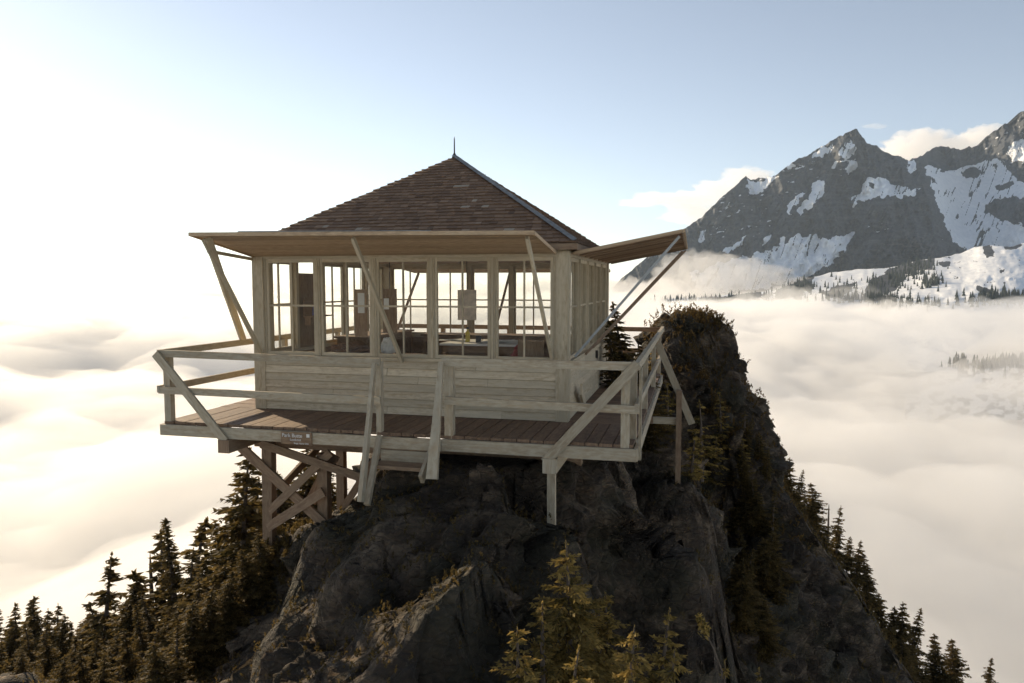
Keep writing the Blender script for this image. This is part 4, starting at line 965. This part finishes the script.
def mnoise(PX, PY, D):
    u = (PX - 512) / FPX * 4000; z = (290 - PY) / FPX * 4000
    uu = u + .25 * z
    g = ridged(uu / 210, z / 620, PX * 0 + 1.1, 6, .58); h = ridged((u - .5 * z) / 90, z / 210, PX * 0 + 5.1, 5, .6); l = fbm(u / 60, z / 26, PX * 0 + 9, 4)
    gl = poly_mask(PX, PY, [SNOW[13]], 14, 0)
    return -(g * 150 + h * 70 + l * 18) * (1 - .72 * gl)
def msnow(PX, PY, V):
    s = poly_mask(PX, PY, SNOW, 1.3, 3.4) * (1 - .85 * (ridged(PX / 5 + PY / 14, PY / 30, PX * 0 + 3, 4) > .68)) * (1 - .9 * poly_mask(PX, PY, HOLES))
    sp_ = fbm(PX / 5 + PY / 5, PY / 2.6, PX * 0 + 2, 4) ; s = np.maximum(s, .75 * (sp_ > .50) * (PY < 240) * (fbm(PX / 40, PY / 40, PX * 0 + 6, 2) > -.05))
    return .08 + s * .8
mt = pix_surface('mountain', SK, 352, dctl, 560, 1300, 900, 330, mnoise, [(150, 60), (500, 250), (1500, 650)], msnow, 'mountain', lambda p: 1.0 * fbm(p / 3.0, p * 0, p * 0, 4) * 1.8)
tag(mt, 'jagged rock mountain streaked with snow', None, None, 'structure')
# nearer snow hill
SK2 = [(560, 330), (620, 312), (655, 300), (700, 297), (740, 294), (775, 290), (800, 281), (829, 273), (860, 269), (885, 268), (897, 266), (920, 260), (945, 257), (961, 253), (975, 247), (990, 245), (1010, 247), (1024, 243), (1060, 236), (1120, 250), (1200, 262), (1300, 290)]
ROCK2 = [[(984, 245), (992, 244), (993, 258), (986, 260)], [(1004, 240), (1020, 240), (1021, 248), (1006, 249)], [(778, 284), (815, 274), (812, 286), (800, 298), (776, 300)], [(870, 280), (905, 264), (935, 258), (936, 266), (905, 276), (893, 292), (862, 300)],
         [(978, 286), (992, 288), (990, 293), (979, 292)], [(1003, 292), (1022, 296), (1024, 304), (1006, 303)], [(820, 292), (845, 284), (858, 280), (850, 292), (835, 300)], [(930, 280), (942, 278), (940, 286), (931, 288)], [(700, 298), (760, 292), (760, 302), (700, 304)], [(940, 262), (952, 262), (952, 266), (941, 266)], [(1000, 268), (1006, 270), (1002, 275)]]
d2 = [(560, 330, 2600), (700, 297, 2700), (700, 340, 2000), (829, 273, 2700), (829, 300, 2150), (829, 350, 1800), (900, 266, 2650), (900, 290, 2150), (961, 253, 2600), (961, 285, 2050), (1024, 243, 2600), (1024, 280, 2000), (1024, 340, 1650), (1250, 290, 2300), (1250, 350, 1500), (930, 270, 2350), (985, 265, 2250)]
hill = pix_surface('snow_hill', SK2, 372, d2, 560, 1300, 620, 150, lambda PX, PY, D: -28 * ridged(PX / 60, PY / 22, PX * 0 + 4, 4) - 14 * fbm(PX / 9, PY / 6, PX * 0, 4), [(120, 30), (500, 160), (900, 400)],
                   lambda PX, PY, V: np.clip(1.0 - poly_mask(PX, PY, ROCK2, 2.0, 3.0) * 1.2, 0, 1) - .55 * (fbm(PX / 5, PY / 2.5, PX * 0 + 8, 4) > .48), 'mountain', lambda p: .7 * fbm(p / 5, p * 0, p * 0, 4))
tag(hill, 'snow covered hill with rock and tree patches before the mountain', None, None, 'structure')
# knoll poking out of the fog
d3 = [(930, 362, 1300), (1000, 360, 1250), (1080, 362, 1300), (930, 420, 1000), (1000, 420, 950), (1080, 420, 1000)]
kn = pix_surface('fog_knoll', [(900, 400), (930, 372), (955, 362), (975, 361), (990, 364), (1010, 361), (1040, 356), (1080, 370), (1120, 400)], 420, d3, 905, 1115, 120, 40, lambda PX, PY, D: -12 * fbm(PX / 12, PY / 8, PX * 0, 4), [(60, 15), (250, 120)], lambda PX, PY, V: .55 + .3 * fbm(PX / 6, PY / 4, PX * 0, 3), 'mountain', lambda p: .8 * fbm(p / 4, p * 0, p * 0, 3))
tag(kn, 'snowy knoll just showing through the fog', None, None, 'structure')
# far woods: one mass each
def far_wood(name, label, spots, src, hgt, count):
    me = src.data; bt_ = BVHTree.FromPolygons([v.co[:] for v in me.vertices], [p.vertices[:] for p in me.polygons]); b = MB()
    for i in range(count):
        px, py, sx_, sy_ = random.choice(spots); d_ = ray(px + random.gauss(0, sx_), py + random.gauss(0, sy_))
        h = bt_.ray_cast(Vector(CAM), Vector(d_).normalized())
        if h[0] is None: continue
        p = h[0]; H = hgt * U(.55, 1.25); R_ = H * U(.16, .26); sg_ = 6
        for (f0, f1, rr) in ((.0, .45, 1.0), (.28, .72, .72), (.55, 1.0, .45)):
            k0 = len(b.v); a0 = U(0, 6.28)
            for i_ in range(sg_):
                a = a0 + i_ * 6.283 / sg_; q = R_ * rr * U(.7, 1.25); b.v.append((p.x + q * math.cos(a), p.y + q * math.sin(a), p.z + H * f0 + U(-.05, .05) * H))
            b.v.append((p.x, p.y, p.z + H * f1))
            for i_ in range(sg_): b.f.append((k0 + i_, k0 + (i_ + 1) % sg_, k0 + sg_)); b.uv.append([(0, 0)] * 3); b.t.append(.5)
    return tag(b.build(name, 'farneedle'), label, 'forest', None, 'stuff')
far_wood('distant_forest', 'thin dark woods along the foot of the snow hill', [(700, 301, 28, 2), (760, 298, 25, 2), (800, 288, 8, 4), (788, 294, 10, 5), (840, 292, 12, 5), (875, 290, 6, 6), (897, 282, 6, 6), (915, 268, 10, 4), (890, 300, 20, 3), (880, 307, 10, 4), (930, 283, 6, 3), (1010, 298, 8, 3), (985, 300, 8, 3), (860, 300, 20, 2), (680, 302, 20, 2), (905, 275, 14, 6), (950, 305, 40, 3)], hill, 21, 900)
far_wood('knoll_wood', 'dark tree tops on the knoll in the fog', [(955, 362, 7, 3), (990, 364, 14, 4), (1012, 361, 8, 3)], kn, 16, 260)

# ------------------------------------------------------------------ sea of fog
n = 540; t = np.linspace(-1, 1, n); s = np.sinh(t * 6.2) / math.sinh(6.2) * 42000
X, Y = np.meshgrid(s, s); r = np.hypot(X, Y)
lv = -150 + 100 * smooth01((r - 930) / 1050)
ampc = np.clip(14 + r * .006, 14, 60) * np.clip(1.3 - r / 16000, .25, 1)
Z = lv + ampc * (1.6 * fbm(X / 620, Y / 620, X * 0, 3) + 2.2 * fbm(X / 190 + fbm(X / 300, Y / 300, X * 0, 2), Y / 190, X * 0 + 4, 4) + .7 * (np.abs(fbm(X / 110, Y / 110, X * 0 + 16, 4)) * 2.5 - .5) + .65 * fbm(X / 48, Y / 48, X * 0 + 6, 4))
Z = np.minimum(Z, np.where(r < 160, -120, 400))
fog = grid_object('cloud_sea', np.stack([X, Y, Z], -1), volume('fog_volume', .010, (.998, .993, .982), .45), closed_bottom=-420)
tag(fog, 'sea of pale fog filling the valleys', 'fog', None, 'stuff')
n2_ = 440; t2_ = np.linspace(-1, 1, n2_); s2_ = np.sinh(t2_ * 6.2) / math.sinh(6.2) * 41000; X2, Y2 = np.meshgrid(s2_, s2_); r2_ = np.hypot(X2, Y2)
Z2 = -150 + 100 * smooth01((r2_ - 930) / 1050) + 4 + np.clip(20 + r2_ * .008, 20, 70) * (1.5 * fbm(X2 / 380 + 40, Y2 / 380, X2 * 0, 4) + 1.1 * fbm(X2 / 90, Y2 / 90, X2 * 0 + 8, 5)); Z2 = np.minimum(Z2, np.where(r2_ < 160, -118, 400))
tag(grid_object('fog_veil', np.stack([X2, Y2, Z2], -1), volume('veil_volume', .003, (.998, .993, .982), .45), closed_bottom=-418), 'thin torn veil of fog over the denser sea', 'fog', None, 'stuff')
def puff(name, label, lumps, dens, mat_seed, col=(.99, .985, .98)):
    """one closed lumpy cloud: heightfield pair around an ellipse chain"""
    me_v, me_f = [], []
    bm_obj = []
    import bmesh
    bm = bmesh.new()
    for (px, py, D, rx, ry, rz) in lumps:
        c_ = at_depth(px, py, D); g = bmesh.ops.create_icosphere(bm, subdivisions=5, radius=1.0)
        for v in g['verts']:
            p = v.co.copy(); k = 1 + .5 * noise.fractal(p * 2.1 + Vector((px, py, D)) * .01, .9, 2.1, 5)
            loc = Rv * (p.x * rx * k) + np.array([0, 0, 1.0]) * (p.z * rz * k) + np.array([math.sin(YAW), math.cos(YAW), 0]) * (p.y * ry * k)
            v.co = Vector(c_ + loc)
    me = bpy.data.meshes.new(name); bm.to_mesh(me); bm.free()
    o = bpy.data.objects.new(name, me); COL.objects.link(o); md = o.modifiers.new('remesh', 'REMESH'); md.mode = 'VOXEL'
    md.voxel_size = min(l[5] for l in lumps) / 7; md.use_smooth_shade = True
    dg = bpy.context.evaluated_depsgraph_get(); m2 = bpy.data.meshes.new_from_object(o.evaluated_get(dg)); o.modifiers.clear(); o.data = m2
    o.data.materials.clear(); o.data.materials.append(volume(name + '_volume', dens, col, .5))
    return tag(o, label, 'cloud', None, 'stuff')
puff('mist_bank', 'low bank of mist lying against the foot of the mountain', [(700, 286, 3000, 190, 200, 120), (690, 270, 3050, 110, 120, 75), (735, 280, 3050, 170, 160, 85), (665, 296, 2900, 170, 180, 60), (770, 288, 3050, 150, 120, 45), (640, 300, 2950, 220, 200, 60), (800, 284, 3100, 110, 100, 30), (715, 262, 3100, 120, 100, 40), (760, 272, 3100, 120, 90, 35)], .0035, 1)
# clouds beyond the haze box
puff('cloud', 'warm white cumulus cloud behind the saddle of the mountain', [(920, 150, 9000, 420, 300, 230), (950, 152, 9000, 330, 300, 150), (890, 162, 9000, 300, 300, 160), (985, 135, 9000, 220, 200, 110), (968, 142, 9000, 220, 200, 100)], .006, 3)
puff('cloud', 'long soft cloud trailing behind the left shoulder of the mountain', [(745, 178, 9000, 300, 300, 120), (720, 192, 9000, 350, 300, 130), (690, 200, 9000, 330, 300, 100), (655, 198, 9000, 260, 200, 70), (640, 203, 9000, 250, 200, 45), (700, 214, 9000, 420, 300, 120)], .003, 4)
puff('cloud', 'faint wisp of cloud right of the summit', [(872, 126, 9000, 120, 100, 22), (880, 127, 9000, 80, 100, 18)], .002, 5)

# ------------------------------------------------------------------ haze
hz = MB(); hz.box((-43000, -43000, -430), (43000, 7400, 820)); hb = hz.build('haze', volume('haze_volume', .000032, (.72, .86, 1.0), .3)); tag(hb, 'thin bright haze in the morning air', 'haze', None, 'stuff')
